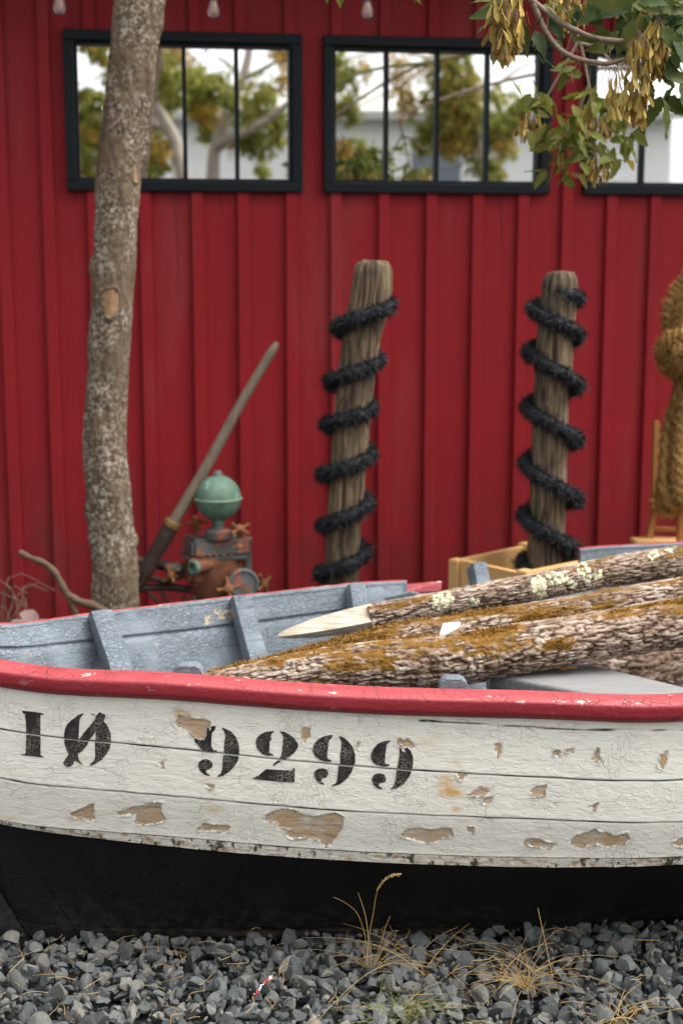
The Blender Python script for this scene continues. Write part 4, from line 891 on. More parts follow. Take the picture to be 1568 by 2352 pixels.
# bulbs of the light string
def build_bulbs():
    proto = None; tops = []
    for k, (px, py, tilt) in enumerate(((137, 12, .02), (490, 20, 0), (843, 22, -.03))):
        p = aty(px, py, 5.3+.138*(px-784)/3267*5.3); lab = ['clear filament bulb above the window, left of the leaning trunk', 'clear filament bulb hanging over the left window, right of the trunk', 'clear filament bulb hanging over the middle window'][k]
        if proto is None:
            r = thing('light_bulb', (0, 0, 0), lab, 'light bulb', 'bulbs of the light string'); s = .0185
            parts = []
            mb = MB(); prof = [(.0115, .030), (.0125, .024), (.016, .012), (.0195, 0), (.0205, -.008), (.0185, -.019), (.012, -.027), (.003, -.030)]; mb.lathe((0, 0, 0), prof, n=20); parts.append(mb.build('glass', M['bulb_glass'], r, True))
            mb = MB(); mb.lathe((0, 0, 0), [(.0117, .028), (.0135, .032), (.0135, .058), (.010, .064), (.004, .066)], n=16); parts.append(mb.build('socket', M['socket'], r, True))
            mb = MB()
            for a in range(5):
                t = a/5*2*math.pi; mb.tube([(.004*math.cos(t), .004*math.sin(t), .024), (.0075*math.cos(t+.3), .0075*math.sin(t+.3), .002), (.004*math.cos(t+.6), .004*math.sin(t+.6), -.012)], .0006, 5)
            parts.append(mb.build('filament', M['filament'], r)); proto = r; o = r
        else:
            o = proto.copy(); COL.objects.link(o); o['label'] = lab
            for ch in list(proto.children):
                c = ch.copy(); COL.objects.link(c); c.parent = o
        o.location = p; o.rotation_euler = (0, tilt, 0); tops.append(p+np.array([0, 0, .064]))
    t = np.array(tops); d = t[1]-t[0]; pts = [t[0]-d*1.5+[0, 0, .16], t[0]-d*.5+[0, 0, .07], t[0]+[0, 0, .012], (t[0]+t[1])/2+[0, 0, .02], t[1]+[0, 0, .012], (t[1]+t[2])/2+[0, 0, .02], t[2]+[0, 0, .012], t[2]+d*.5+[0, 0, .03], t[2]+d*1.5+[0, 0, .12]]
    mb = MB(); mb.tube(resample(pts, 60), .004, 6); tag(mb.build('light_cable', M['socket'], None, True), 'thin black cable carrying the bulbs under the eaves', 'cable')
build_bulbs()

# ------------------------------------------------------------------ leaning tree in front of the wall
def bark_tube(pts, rad, n, nl, seed, amp):
    P, (R,) = resample(np.array(pts), nl, [np.array(rad)]); T, N, B = frames(P); a = np.linspace(0, 2*np.pi, n, endpoint=False)
    D = np.cos(a)[None, :, None]*N[:, None]+np.sin(a)[None, :, None]*B[:, None]; V = P[:, None]+D*R[:, None, None]
    h = fbm(V*np.array([14, 14, 8])+seed, 4); rg = 1-np.abs(2*vnoise(V*np.array([48, 48, 17])+seed)-1); h2 = fbm(V*np.array([90, 90, 60])+seed, 3); kn = np.clip(vnoise(V*np.array([13, 13, 10])+seed+31)-.78, 0, 1)*4; V = V+D*(amp*h-amp*.35*rg**4+amp*.3*h2+amp*.9*kn)[..., None]
    F = gridfaces(nl, n, True); return V, F, P, R
def build_trunk():
    d = 4.7; row = [(370, -420, 50), (350, -200, 52), (322, 0, 54), (300, 200, 51), (274, 400, 50), (262, 620, 47.5), (245, 900, 47), (241, 1030, 49), (252, 1150, 49), (263, 1300, 54), (267, 1420, 56), (268, 1560, 60), (268, 1690, 74)]
    pts = [aty(x, y, d) for x, y, w in row]; rad = [w*d*1.03/FPX for x, y, w in row]
    pts = [pts[0]+np.array([.25, .1, 1.1])]+pts; rad = [.055]+rad; pts = pts[::-1]; rad = rad[::-1]
    V, F, P, R = bark_tube(pts, rad, 72, 520, 3, .016)
    root = thing('maple_tree', (pts[0][0], pts[0][1], 0), 'leaning tree with lichen spotted trunk standing before the red wall', 'tree')
    mesh_obj('trunk', V.reshape(-1, 3), F, M['trunk'], root)
    # pruning scars: raised collar with a tan face
    for px, py, a, b_ in ((256, 692, 19, 36), (311, 396, 14, 25)):
        fl = V.reshape(-1, 3); x, y = proj(fl); k = np.argmin((x-px)**2+(y-py)**2+1e4*(fl[:, 1] > d+.02)); c = fl[k]; n = c-np.array([np.interp(c[2], P[:, 2], P[:, 0]), np.interp(c[2], P[:, 2], P[:, 1]), c[2]]); n[2] = 0; n /= np.linalg.norm(n); s = np.cross([0, 0, 1.], n)
        sc = d*1.03/FPX; Vv = []
        for f, o in ((1.25, -.006), (1.18, .006), (1.0, .008), (.9, .004), (.5, .003), (.02, .004)):
            for q in np.linspace(0, 2*np.pi, 20, endpoint=False):
                w = 1+.12*math.sin(q*2+1)+.08*math.sin(3*q); Vv.append(c+s*math.cos(q)*a*sc*f*w+np.array([0, 0, 1])*math.sin(q)*b_*sc*f*w+n*o-n*.012*(math.cos(q)*f)**2)
        Vv = np.array(Vv); m = MB(); m.add(Vv[60:], [tuple(f) for f in gridfaces(3, 20, True)]); o = m.build('pruning_scar', M['scar'], root, True)
        m = MB(); m.add(Vv[:80], [tuple(f) for f in gridfaces(4, 20, True)]); m.build('scar_collar', M['trunk'], o, True)
    # upper limbs and a crown above the frame
    top = pts[-1]; mb = MB(); lim = [(.6, -.3, .9), (-.5, .1, 1.0), (.1, -.7, .8), (.7, .3, .6)]
    ends = []
    for v in lim: e = top+np.array(v); mb.tube(resample([top-[0, 0, .1], top+np.array(v)*.45+[0, 0, .08], e], 10), np.linspace(.045, .012, 10), 8); ends.append(e)
    mb.build('branch', M['trunk'], root, True)
    foliage(root, [(e, .42) for e in ends]+[(top+[0, 0, .9], .5)], 1500, 3)
LEAFQ = np.array([[0, 0, 0], [.22, .35, .05], [.18, .7, .04], [0, 1, 0], [-.18, .7, .04], [-.22, .35, .05]])
def foliage(root, blobs, n, seed, size=(.045, .075), mat='leaf', name='crown', seeds=None):
    rng = np.random.default_rng(seed); tot = sum(r**2 for _, r in blobs); VV = []; 
    for c, r in blobs:
        k = int(n*r*r/tot); u = rng.normal(size=(k, 3)); u /= np.linalg.norm(u, axis=1)[:, None]; rad = r*rng.random(k)**.5
        # leaflets cluster along shoots
        nb = max(3, k//14); cen = rng.normal(size=(nb, 3)); cen = cen/np.linalg.norm(cen, axis=1)[:, None]*r*(rng.random((nb, 1))**.45); pc = np.asarray(c)+cen[rng.integers(nb, size=k)]+rng.normal(size=(k, 3))*r*.17
        d = rng.normal(size=(k, 3))*.6+np.array([0, 0, -.75]); d /= np.linalg.norm(d, axis=1)[:, None]; s = np.cross(d, rng.normal(size=(k, 3))); s /= np.linalg.norm(s, axis=1)[:, None]; nn = np.cross(d, s)
        L = rng.uniform(*size, k)[:, None, None]
        V = pc[:, None]+L*(LEAFQ[None, :, :1]*s[:, None]+LEAFQ[None, :, 1:2]*d[:, None]+LEAFQ[None, :, 2:]*nn[:, None]); VV.append(V.reshape(-1, 3))
    V = np.concatenate(VV); k = np.arange(len(V)//6)[:, None]*6
    F = np.concatenate([k+np.array([[0, 1, 2, 3]]), k+np.array([[0, 3, 4, 5]])]); return mesh_obj(name, V, F, M[mat], root, False)
build_trunk()
def build_driftwood():
    d = 4.55; mb = MB(); P = lambda L: resample([aty(x, y, d) for x, y in L], 26)
    mb.tube(P([(44, 1268), (75, 1283), (110, 1298), (133, 1325), (150, 1358), (175, 1378), (220, 1393), (260, 1420)]), np.linspace(.010, .015, 26)+.002*np.sin(np.arange(26)*1.7), 10)
    mb.tube(P([(150, 1355), (165, 1385), (180, 1425), (190, 1500), (200, 1640)]), np.linspace(.012, .010, 26), 10); o = mb.build('crooked_branch', M['driftwood'], None, True)
    tag(o, 'dark crooked dead branch leaning at the foot of the tree trunk', 'branch')
    V, F = rock_shape(np.random.default_rng(9), 3, 9); p = aty(66, 1422, 4.75); s = .035
    o = mesh_obj('rock', p+V*np.array([s, s, s*1.0]), F, M['pink_rock'], None, False); tag(o, 'rough pinkish boulder by the wall, left of the trunk', 'rock')
    q = MB(); q.box((p[0], p[1]+.02, p[2]/2-.02), (.16, .14, p[2]), bev=.01); q.build('boulder_base', M['pink_rock'], o)
    mb = MB(); rng = np.random.default_rng(4)
    for k in range(16):
        a = aty(rng.uniform(-40, 60), 1470, 4.9); e = a+np.array([rng.uniform(-.15, .12), rng.uniform(-.1, .1), rng.uniform(.12, .30)]); m = (a+e)/2+np.array([rng.uniform(-.05, .05), 0, .05]); mb.tube(resample([a-[0, 0, .45], a, m, e, e+[rng.uniform(-.1, .1), 0, -.03]], 14), .0018, 4)
    o = mb.build('dry_bush', M['twig'], None); tag(o, 'wispy leafless dry bush at the wall foot', 'bush')
build_driftwood()

# ------------------------------------------------------------------ rope-wound posts
def fuzz(V0, D0, n, ln, rng, wd, droop=.3, spread=.7):
    k = rng.integers(len(V0), size=n); b = V0[k]; d = D0[k]+rng.normal(size=(n, 3))*spread+np.array([0, 0, -droop]); d /= np.linalg.norm(d, axis=1)[:, None]
    L = rng.uniform(ln*.4, ln, n)[:, None]; s = np.cross(d, rng.normal(size=(n, 3))); s /= np.linalg.norm(s, axis=1)[:, None]; bend = rng.normal(size=(n, 3))*.4+np.array([0, 0, -droop])
    v1 = b+d*L*.55; v2 = v1+(d+bend)*L*.45
    V = np.stack([b-s*wd, b+s*wd, v1-s*wd, v1+s*wd, v2], 1).reshape(-1, 3); i = np.arange(n)*5
    return V, np.concatenate([np.stack([i, i+1, i+3], 1), np.stack([i, i+3, i+2], 1), np.stack([i+2, i+3, i+4], 1)])
def fuzzy_rope(name, P, R, mat, parent, seed, nf, ln, wd, droop=.3, n=10, twist=0):
    rng = np.random.default_rng(seed); T, N, B = frames(P); a = np.linspace(0, 2*np.pi, n, endpoint=False); R = np.broadcast_to(np.asarray(R, float), (len(P),))
    rr = R[:, None]*(1+.25*fbm(np.stack([np.arange(len(P))[:, None]*.35+0*a, np.cos(a)[None]*1.5+0*R[:, None], np.sin(a)[None]*1.5+0*R[:, None]], -1)+seed, 3)*3.2)
    if twist: rr = rr*(1+.27*np.cos(3*(a[None]+twist*np.arange(len(P))[:, None])))
    D = np.cos(a)[None, :, None]*N[:, None]+np.sin(a)[None, :, None]*B[:, None]; V = P[:, None]+D*rr[..., None]; F = gridfaces(len(P), n, True)
    F = np.concatenate([np.stack([F[:, 0], F[:, 1], F[:, 2]], 1), np.stack([F[:, 0], F[:, 2], F[:, 3]], 1)])
    V2, F2 = fuzz(V.reshape(-1, 3), D.reshape(-1, 3), nf, ln, rng, wd, droop); V3, F3 = fuzz(V.reshape(-1, 3), D.reshape(-1, 3), nf//18, ln*2.4, rng, wd*.7, droop+.2, 1.0); F2 = np.concatenate([F2, F3+len(V2)]); V2 = np.concatenate([V2, V3])
    return mesh_obj(name, np.concatenate([V.reshape(-1, 3), V2]), np.concatenate([F, F2+V.size//3]), M[mat], parent, True)
def post(rows, d, label, rlabel, turns, seed, topcut):
    pts = [aty(x, y, d) for x, y, w in rows]; rad = [w/2*d*1.03/FPX for x, y, w in rows]; pts = pts[::-1]; rad = rad[::-1]
    P, (R,) = resample(np.array(pts), 300, [np.array(rad)]); T, N, B = frames(P); n = 60; a = np.linspace(0, 2*np.pi, n, endpoint=False)
    D = np.cos(a)[None, :, None]*N[:, None]+np.sin(a)[None, :, None]*B[:, None]
    L = P[:, 2]; Q = np.stack([np.cos(a)[None]*6+0*L[:, None], np.sin(a)[None]*6+0*L[:, None], L[:, None]*3.5+0*a[None]], -1)+seed
    g = 1-np.abs(2*vnoise(Q*1.3)-1); g2 = 1-np.abs(2*vnoise(Q*np.array([2.6, 2.6, 1.6])+7)-1); h = np.clip(1-g**5*1.1-.3*g2**7, 0, 1); big = fbm(Q*.35, 3)
    rr = R[:, None]*(1+.22*big)-.012*(1-h); V = P[:, None]+D*rr[..., None]
    # worn, slanting, slightly domed top
    ztop = P[-1, 2]; cut = ztop+topcut*(np.cos(a+1.0)*R[-1])[None]+.012*fbm(Q*1.2, 2)
    dome = np.clip((L[:, None]-(ztop-.05))/.05, 0, 1); V = P[:, None]+(V-P[:, None])*(1-.24*dome**2.6*(.7+.6*vnoise(Q*.5+9)))[..., None]; V[..., 2] = np.minimum(V[..., 2], cut)
    V2 = np.vstack([V.reshape(-1, 3), V[-1].mean(0)[None]+[0, 0, .006]]); F = [tuple(f) for f in gridfaces(300, n, True)]+[(299*n+i, 299*n+(i+1) % n, 300*n) for i in range(n)]
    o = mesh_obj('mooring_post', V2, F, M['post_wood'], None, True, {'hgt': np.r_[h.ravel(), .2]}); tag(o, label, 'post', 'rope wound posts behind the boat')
    # rope: turns = list of (px_left, py_left, px_right, py_right) front crossings from the top
    path = []
    sc = d*1.03/FPX; rope_r = .0175
    for k, (xl, yl, xr, yr) in enumerate(turns):
        l = aty(xl, yl, d); r = aty(xr, yr, d); c = (l+r)/2; hw = np.linalg.norm(r-l)/2
        front = [(math.pi+math.pi*f) for f in np.linspace(0, 1, 9)]
        seg = [np.array([c[0]+hw*math.cos(t)*.86, d+hw*math.sin(t)*.80, l[2]+(r[2]-l[2])*f]) for f, t in zip(np.linspace(0, 1, 9), front)]
        path.append(seg if turns[0][1] < turns[0][3] else seg[::-1])
    full = []
    for k, seg in enumerate(path):
        full += seg
        if k+1 < len(path):
            a_, b_ = seg[-1], path[k+1][0]; m = (a_+b_)/2; m = m+np.array([0, 0, 0]); m[1] = d+rad[0]*1.0+.02
            full.append(m)
    PP = resample(np.array(full), 60*len(path)); fr = fuzzy_rope('fuzzy_rope', PP, rope_r, 'black_fibre', None, seed, 2200*len(path), .024, .0015, .3)
    tag(fr, rlabel, 'rope', 'black fuzzy ropes wound on the posts')
post([(857, 598, 84), (852, 680, 90), (838, 740, 88), (822, 830, 84), (808, 930, 86), (802, 1030, 84), (795, 1130, 82), (788, 1220, 80), (784, 1330, 78), (780, 1400, 78), (775, 1660, 80)], 4.85,
     'grey weathered post between the rusty pump and the second post, rising clear of the hull', 'black fuzzy rope spiralling up the left post, rising to the right',
     [(768, 752, 902, 696), (752, 878, 874, 824), (742, 974, 860, 934), (735, 1090, 856, 1040), (738, 1208, 848, 1150), (730, 1318, 843, 1264), (726, 1440, 838, 1385)][::1], 31, .35)
post([(1287, 624, 76), (1284, 680, 80), (1276, 760, 82), (1270, 860, 86), (1265, 960, 82), (1260, 1060, 84), (1258, 1160, 86), (1252, 1250, 84), (1250, 1320, 90), (1248, 1430, 90), (1244, 1620, 92)], 4.75,
     'grey weathered post standing in the yellow planter box', 'black fuzzy rope spiralling up the right post, falling to the right',
     [(1262, 656, 1330, 690), (1222, 705, 1326, 775), (1216, 805, 1322, 890), (1212, 930, 1320, 1015), (1210, 1060, 1318, 1152), (1204, 1180, 1312, 1262), (1198, 1290, 1305, 1372)], 47, .15)
def planter():
    A, B_, C_, D_ = [aty(*p) for p in ((1050, 1284, 4.72), (1206, 1309, 4.48), (1378, 1276, 4.72), (1208, 1247, 4.98))]
    root = thing('planter_box', (A+C_)/2*np.array([1, 1, 0]), 'new yellow pine planter box around the foot of the right post', 'planter')
    zt = float(np.mean([A[2], B_[2], C_[2], D_[2]])); ps = [np.array([p[0], p[1], q]) for p, q in ((A, A[2]), (B_, B_[2]), (C_, C_[2]), (D_, D_[2]))]
    for i in range(4):
        p, q = ps[i], ps[(i+1) % 4]; v = q-p; v[2] = 0; L = np.linalg.norm(v); v /= L; nrm = np.array([-v[1], v[0], 0])
        mb = MB()
        for k in range(4):
            h = .155; zz = (p[2]+q[2])/2-.005-h/2-k*(h+.012)
            if zz < .05: break
            mb.box(np.array([(p+q)[0]/2, (p+q)[1]/2, zz]), (L-.05, .022, h), v, nrm, bev=.002)
        mb.build('side_panel', M['pine'], root)
        mb = MB(); mb.box(np.array([p[0], p[1], p[2]/2+.0]), (.045, .045, p[2]), v, nrm, bev=.004); mb.build('corner_post', M['pine'], root)
    m = MB(); m.add([ps[0]*[1, 1, 0]+[0.01, 0, .55], ps[1]*[1, 1, 0]+[0, 0, .55], ps[2]*[1, 1, 0]+[-.01, 0, .55], ps[3]*[1, 1, 0]+[0, 0, .55]], [(0, 1, 2, 3)]); m.build('soil_fill', M['driftwood'], root)
planter()

# ------------------------------------------------------------------ rusty hand pump
def build_pump():
    d = 4.85; sc = d*1.02/FPX
    def Q(cx, cy, dd=0): return aty(298.6+.2197*cx, 1062.2+.2197*cy, d+dd)
    k = .2197*sc
    base = Q(880, 1700); root = thing('hand_pump', (base[0], base[1], 0), 'rusty old hand pump with green ball, long wooden handle and tap wheels', 'pump')
    R = 240*k; c = Q(920, 372); mb = MB()
    prof = [(R*math.cos(t), R*math.sin(t)) for t in np.linspace(-1.25, 1.45, 26)]; prof = [(R*.22, -R*1.28), (R*.24, -R*1.1)]+prof
    mb.lathe(c, prof, n=40); o = mb.build('air_ball', M['verdigris'], root, True); o['label'] = 'verdigris green copper ball'
    mb = MB(); mb.lathe(c, [(R*.99, -.004), (R*1.05, -.0045), (R*1.06, -.001), (R*1.05, .0025), (R*.99, .003)], n=40); mb.build('ball_rim', M['verdigris_light'], o, True)
    mb = MB(); mb.lathe(c+[0, 0, R*.96], [(R*.24, -.004), (R*.2, .012), (R*.12, .018), (.001, .02)], n=14); mb.build('ball_cap', M['grey_paint_rust'], o, True)
    mb = MB(); mb.lathe(Q(915, 660), [(55*k, -.03), (60*k, -.006), (55*k, .0), (62*k, .012)], n=20); mb.lathe(Q(925, 735), [(130*k, -.02), (140*k, -.012), (140*k, .010), (125*k, .014), (60*k, .018)], n=24); mb.build('neck', M['grey_paint_rust'], root, True)
    X = np.array([.93, .36, 0]); Y = np.array([-.36, .93, 0])
    mb = MB(); mb.box(Q(900, 860, .05), (620*k, 420*k, 200*k), X, Y, bev=.012); mb.box(Q(870, 972, .05), (640*k, 450*k, 50*k), X, Y, bev=.006); mb.build('valve_chest', M['grey_paint_rust'], root, True)
    mb = MB(); mb.lathe(Q(860, 1230, .05), [(285*k, 245*k), (275*k, 120*k), (250*k, 0), (205*k, -120*k), (160*k, -250*k), (210*k, -300*k), (210*k, -330*k)], n=28); mb.box(Q(850, 1120, .05), (580*k, 420*k, 270*k), X, Y, bev=.02); [mb.lathe(Q(610+75*i, 985-2*i, -.05+.045*abs(i-3)*.2), [(16*k, -.004), (18*k, 0), (10*k, .006)], (-.36, -.93, .1), 6) for i in range(7)]; mb.build('body', M['rust'], root, True)
    mb = MB(); mb.lathe(Q(1225, 950, .06), [(48*k, -190*k), (45*k, 120*k), (60*k, 140*k), (60*k, 165*k), (20*k, 175*k)], n=16); mb.build('side_column', M['grey_paint_rust'], root, True)
    # outlet mouth towards the left
    ax = np.array([-.62, -.76, .02]); m = Q(672, 1100, -.09); mb = MB()
    mb.lathe(m, [(60*k, -.10), (62*k, -.012), (70*k, -.006), (72*k, .004), (56*k, .006), (50*k, -.004), (48*k, -.05)], ax, 24); mb.build('outlet_pipe', M['rust'], root, True)
    mb = MB(); mb.lathe(m, [(71*k, -.007), (74*k, -.004), (74*k, .006), (55*k, .009), (50*k, .002), (49*k, -.012)], ax, 24); mb.build('outlet_rim', M['verdigris'], root, True)
    # round cover at right
    ax = np.array([.30, -.95, .08]); c2 = Q(1185, 1270, -.04); mb = MB(); mb.lathe(c2, [(150*k, -.05), (165*k, -.012), (165*k, .004), (138*k, .010), (128*k, .004), (30*k, .003), (4*k, .006)], ax, 32); mb.build('round_cover', M['grey_paint_rust'], root, True)
    # star handwheels
    def wheel(c, r, ax, lab=None, nsp=4, rot=.3):
        mb = MB(); A = np.asarray(ax, float); A /= np.linalg.norm(A); q = np.array([1., 0, 0]) if abs(A[0]) < .8 else np.array([0, 0, 1.]); U = np.cross(A, q); U /= np.linalg.norm(U); Wv = np.cross(A, U)
        mb.lathe(c, [(r*.28, -r*.8), (r*.30, -r*.15), (r*.42, -.02*r), (r*.38, r*.22), (r*.14, r*.34)], A, 14)
        for i in range(nsp):
            t = rot+i*2*math.pi/nsp; v = U*math.cos(t)+Wv*math.sin(t); mb.tube([c+v*r*.15, c+v*r*.5, c+v*r*.8, c+v*r*.95, c+v*r*1.02], [r*.20, r*.15, r*.15, r*.21, r*.10], 8)
        o = mb.build('tap_wheel', M['rust_bright'], root, True)
    wheel(Q(700, 630, .06), 118*k, (.1, -.35, .93)); wheel(Q(1150, 695, -.03), 125*k, (.05, -.4, .9), rot=.8); wheel(Q(1030, 1315, -.13), 120*k, (.1, -.9, .3), rot=.2)
    wheel(Q(1400, 1270, .02), 125*k, (.75, -.6, .1), rot=.6); wheel(Q(430, 1180, -.03), 105*k, (-.5, -.7, .4), rot=.5); wheel(Q(1140, 880, -.09), 70*k, (.1, -.9, .3), rot=.1)
    # beam, pipes, legs
    mb = MB(); mb.tube(resample([Q(40, 1330), Q(330, 1300, .02), Q(640, 1330, .04)], 10), 42*k, 10); mb.tube(resample([Q(120, 1200), Q(280, 1220), Q(380, 1240), Q(560, 1180, .03)], 10), 30*k, 10)
    mb.tube([Q(40, 1000, .03), Q(160, 1060, .03), Q(240, 1110, .02)], 50*k, 10); mb.tube([Q(270, 1060, .04), Q(420, 1090, .03), Q(620, 1120, .04)], [58*k, 55*k, 62*k], 12)
    for a, b_ in (((180, 1340), (420, 1600)), ((330, 1340), (470, 1600)), ((560, 1380), (560, 1700))): mb.tube([Q(*a), Q(*b_), Q(*b_)*[1, 1, 0]], 18*k, 8)
    mb.tube([Q(860, 1480, .05), Q(880, 1700, .05)*[1, 1, 0]], 120*k, 14); mb.tube([Q(680, 1400, -.02), Q(600, 1560, -.04), Q(560, 1700, -.05)*[1, 1, 0]], 36*k, 8); mb.build('support', M['dark_iron'], root, True)
    mb = MB(); mb.lathe(Q(455, 1110, .02), [(45*k, -.03), (62*k, -.02), (62*k, .02), (45*k, .03)], (1, .2, 0), 16); mb.build('pipe_union', M['grey_paint_rust'], root, True)
    # lever: iron socket and wooden handle
    a = Q(90, 1260, -.02); b_ = Q(445, 640, -.02); mb = MB(); mb.tube(resample([a, a+(b_-a)*.3, a+(b_-a)*.62, b_], 12), [70*k, 75*k, 80*k, 84*k, 78*k, 76*k, 78*k, 80*k, 82*k, 84*k, 84*k, 84*k], 16)
    mb.build('lever_socket', M['dark_iron'], root, True)
    mb = MB(); mb.lathe(b_, [(78*k, -.012), (94*k, -.010), (96*k, .002), (90*k, .010), (72*k, .012)], b_-a, 24); mb.build('lever_ring', M['brass'], root, True)
    e = aty(637, 786, d+.05); s = Q(448, 634, -.02); mb = MB(); rr = np.linspace(63*k, 46*k, 40); rr[-3:] *= [.97, .85, .55]; P = resample([s-(e-s)*.05, s+(e-s)*.3+[.003, 0, 0], s+(e-s)*.7-[.004, 0, 0], e], 40); mb.tube(P, rr, 16); mb.build('handle', M['handle_wood'], root, True)
build_pump()

# ------------------------------------------------------------------ coir rope hank on a wooden chair frame
def build_rope_and_chair():
    d = 5.1
    root = thing('wooden_chair', aty(1545, 1300, d)*[1, 1, 0], 'brown slatted wooden chair frame behind the rope hank', 'chair')
    def bar(p, q, w, nm):
        p = np.asarray(p); q = np.asarray(q); v = q-p; L = np.linalg.norm(v); mb = MB(); mb.box((p+q)/2, (L, w, w*.8), v, (0, 1, .01), bev=.004); mb.build(nm, M['chair_wood'], root, True)
    A = lambda x, y, o=0: aty(x, y, d+o)
    bar(A(1506, 966, .06), A(1500, 1190, .04), .030, 'back_post'); bar(A(1508, 1000, .06), A(1660, 1010, .06), .026, 'slat'); bar(A(1660, 966, .06), A(1670, 1190, .04), .030, 'back_post')
    bar(A(1506, 1150, .03), A(1478, 1290, .0), .030, 'leg'); bar(A(1478, 1290), A(1478, 1290)*[1, 1, 0], .03, 'leg'); bar(A(1563, 1170, -.1), A(1560, 1300, -.1), .034, 'leg'); bar(A(1560, 1300, -.1), A(1560, 1300, -.1)*[1, 1, 0], .034, 'leg')
    bar(A(1500, 1215, .06), A(1660, 1218, .06), .022, 'stretcher'); bar(A(1488, 1238, .04), A(1600, 1240, .02), .022, 'stretcher'); bar(A(1490, 1158, .0), A(1670, 1165, .0), .04, 'seat_rail')
    mb = MB(); p = A(1600, 1250, -.12); mb.box(p+[0, 0, -.02], (.42, .30, .04), bev=.004)
    for sx in (-.19, .19):
        for sy in (-.13, .13): mb.box(np.array([p[0]+sx, p[1]+sy, (p[2]-.04)/2]), (.04, .04, p[2]-.04), bev=.003)
    o = mb.build('low_table', M['pine']); tag(o, 'pale pine stool top just above the boat edge, under the rope hank', 'stool')
    # hank: loops knotted round a stick
    rr = thing('rope_hank', aty(1570, 1200, d-.12), 'thick hairy coir rope hank knotted and hung at the right edge', 'rope'); dd = d-.14
    def strand(L, r, seed): P = resample([aty(x, y, dd+o) for x, y, o in L], 90); fuzzy_rope('rope_strand', P, r, 'coir', rr, seed, 5200, .018, .0009, .12, 14, .42)
    strand([(1600, 610, .0), (1570, 655, 0), (1543, 700, -.02), (1540, 745, -.03), (1570, 790, -.02), (1610, 800, 0)], .023, 1)
    strand([(1560, 650, .05), (1575, 700, .03), (1590, 740, .03), (1600, 790, .02)], .023, 2)
    strand([(1610, 775, -.06), (1570, 768, -.08), (1532, 785, -.07), (1525, 815, -.04), (1545, 850, -.02), (1580, 850, 0)], .025, 3)
    strand([(1600, 805, -.1), (1560, 808, -.11), (1560, 840, -.08), (1600, 850, -.06)], .023, 4)
    for i, (x, s) in enumerate(((1548, 5), (1570, 6), (1595, 7), (1620, 8))):
        strand([(1575+i*12, 830, -.02), (1560+i*16, 900, -.02-.02*(i % 2)), (x-14, 990, -.03*(i % 2)), (x-22+i*6, 1070, -.04), (x-24+i*4, 1120+10*(i % 3), -.05), (x-4+i*4, 1158-8*(i % 2), -.06), (x+24, 1120, -.06), (x+26, 1040, -.05), (x+26, 960, -.04)], .0185, s)
    strand([(1590, 840, .04), (1562, 920, .06), (1548, 1000, .06), (1530, 1080, .05), (1525, 1130, .03), (1545, 1165, .02), (1575, 1130, .02), (1570, 1040, .03)], .020, 12)
    strand([(1600, 830, 0), (1575, 920, -.05), (1562, 1010, -.07), (1556, 1080, -.08), (1560, 1140, -.08), (1585, 1165, -.07), (1606, 1120, -.06)], .019, 14)
    strand([(1575, 835, -.03), (1552, 940, -.01), (1536, 1040, 0), (1520, 1120, -.01), (1517, 1165, -.01), (1535, 1178, -.02), (1552, 1140, -.02), (1556, 1050, -.02)], .0185, 15)
    strand([(1600, 640, .0), (1582, 670, -.04), (1560, 715, -.05), (1562, 760, -.05)], .022, 16)
build_rope_and_chair()

# ------------------------------------------------------------------ hanging maple branches at the upper right
def leaflet(rng, L, serr=True):
    n = 13; u = np.linspace(0, 1, n); w = .205*np.sin(np.pi*u**.75)**.9*(1-.15*u); w[-1] = 0; w[0] = .02
    tooth = np.where(np.arange(n) % 2 == 0, .0, .045)*(u > .2)*(u < .97)
    fold = rng.uniform(.15, .5); curl = rng.uniform(-.35, .1); tw = rng.uniform(-.25, .25); V = []
    for i in range(n):
        for s in (-1, -.5, 0, .5, 1):
            ww = (w[i]+(tooth[i] if abs(s) == 1 else 0))*s; z = fold*abs(ww)*.7+curl*u[i]**2+tw*ww*u[i]+.02*math.sin(u[i]*17+s*2)*abs(s)
            V.append((ww, u[i]-(.03 if abs(s) == 1 and tooth[i] > 0 else 0), z))
    return np.array(V)*L, gridfaces(n, 5)
def place_leaf(mb, rng, p, d, L, face=(0, -1, .5)):
    V, F = leaflet(rng, L); d = np.asarray(d, float); d /= np.linalg.norm(d); n = np.asarray(face, float)+rng.normal(size=3)*.45; n -= d*(n@d); n /= np.linalg.norm(n); s = np.cross(d, n)
    mb.add(p+V[:, :1]*s+V[:, 1:2]*d+V[:, 2:]*n, [tuple(f) for f in F])
def samara(mb, rng, p, d, L):
    n = 7; u = np.linspace(0, 1, n); w = np.array([.035, .05, .085, .125, .14, .12, .05])*rng.uniform(.8, 1.15); z = .03*np.sin(u*5)+rng.uniform(-.15, .15)*u*u
    d = np.asarray(d, float); d /= np.linalg.norm(d); s = np.cross(d, rng.normal(size=3)); s /= np.linalg.norm(s); m = np.cross(d, s); V = []
    for i in range(n):
        for q, th in ((-1, 0), (0, .03*(1-u[i])+.006), (1, 0)): V.append(p+(s*(w[i]*q+.03*u[i])+d*u[i]+m*(z[i]+th))*L)
    mb.add(V, [tuple(f) for f in gridfaces(n, 3)])
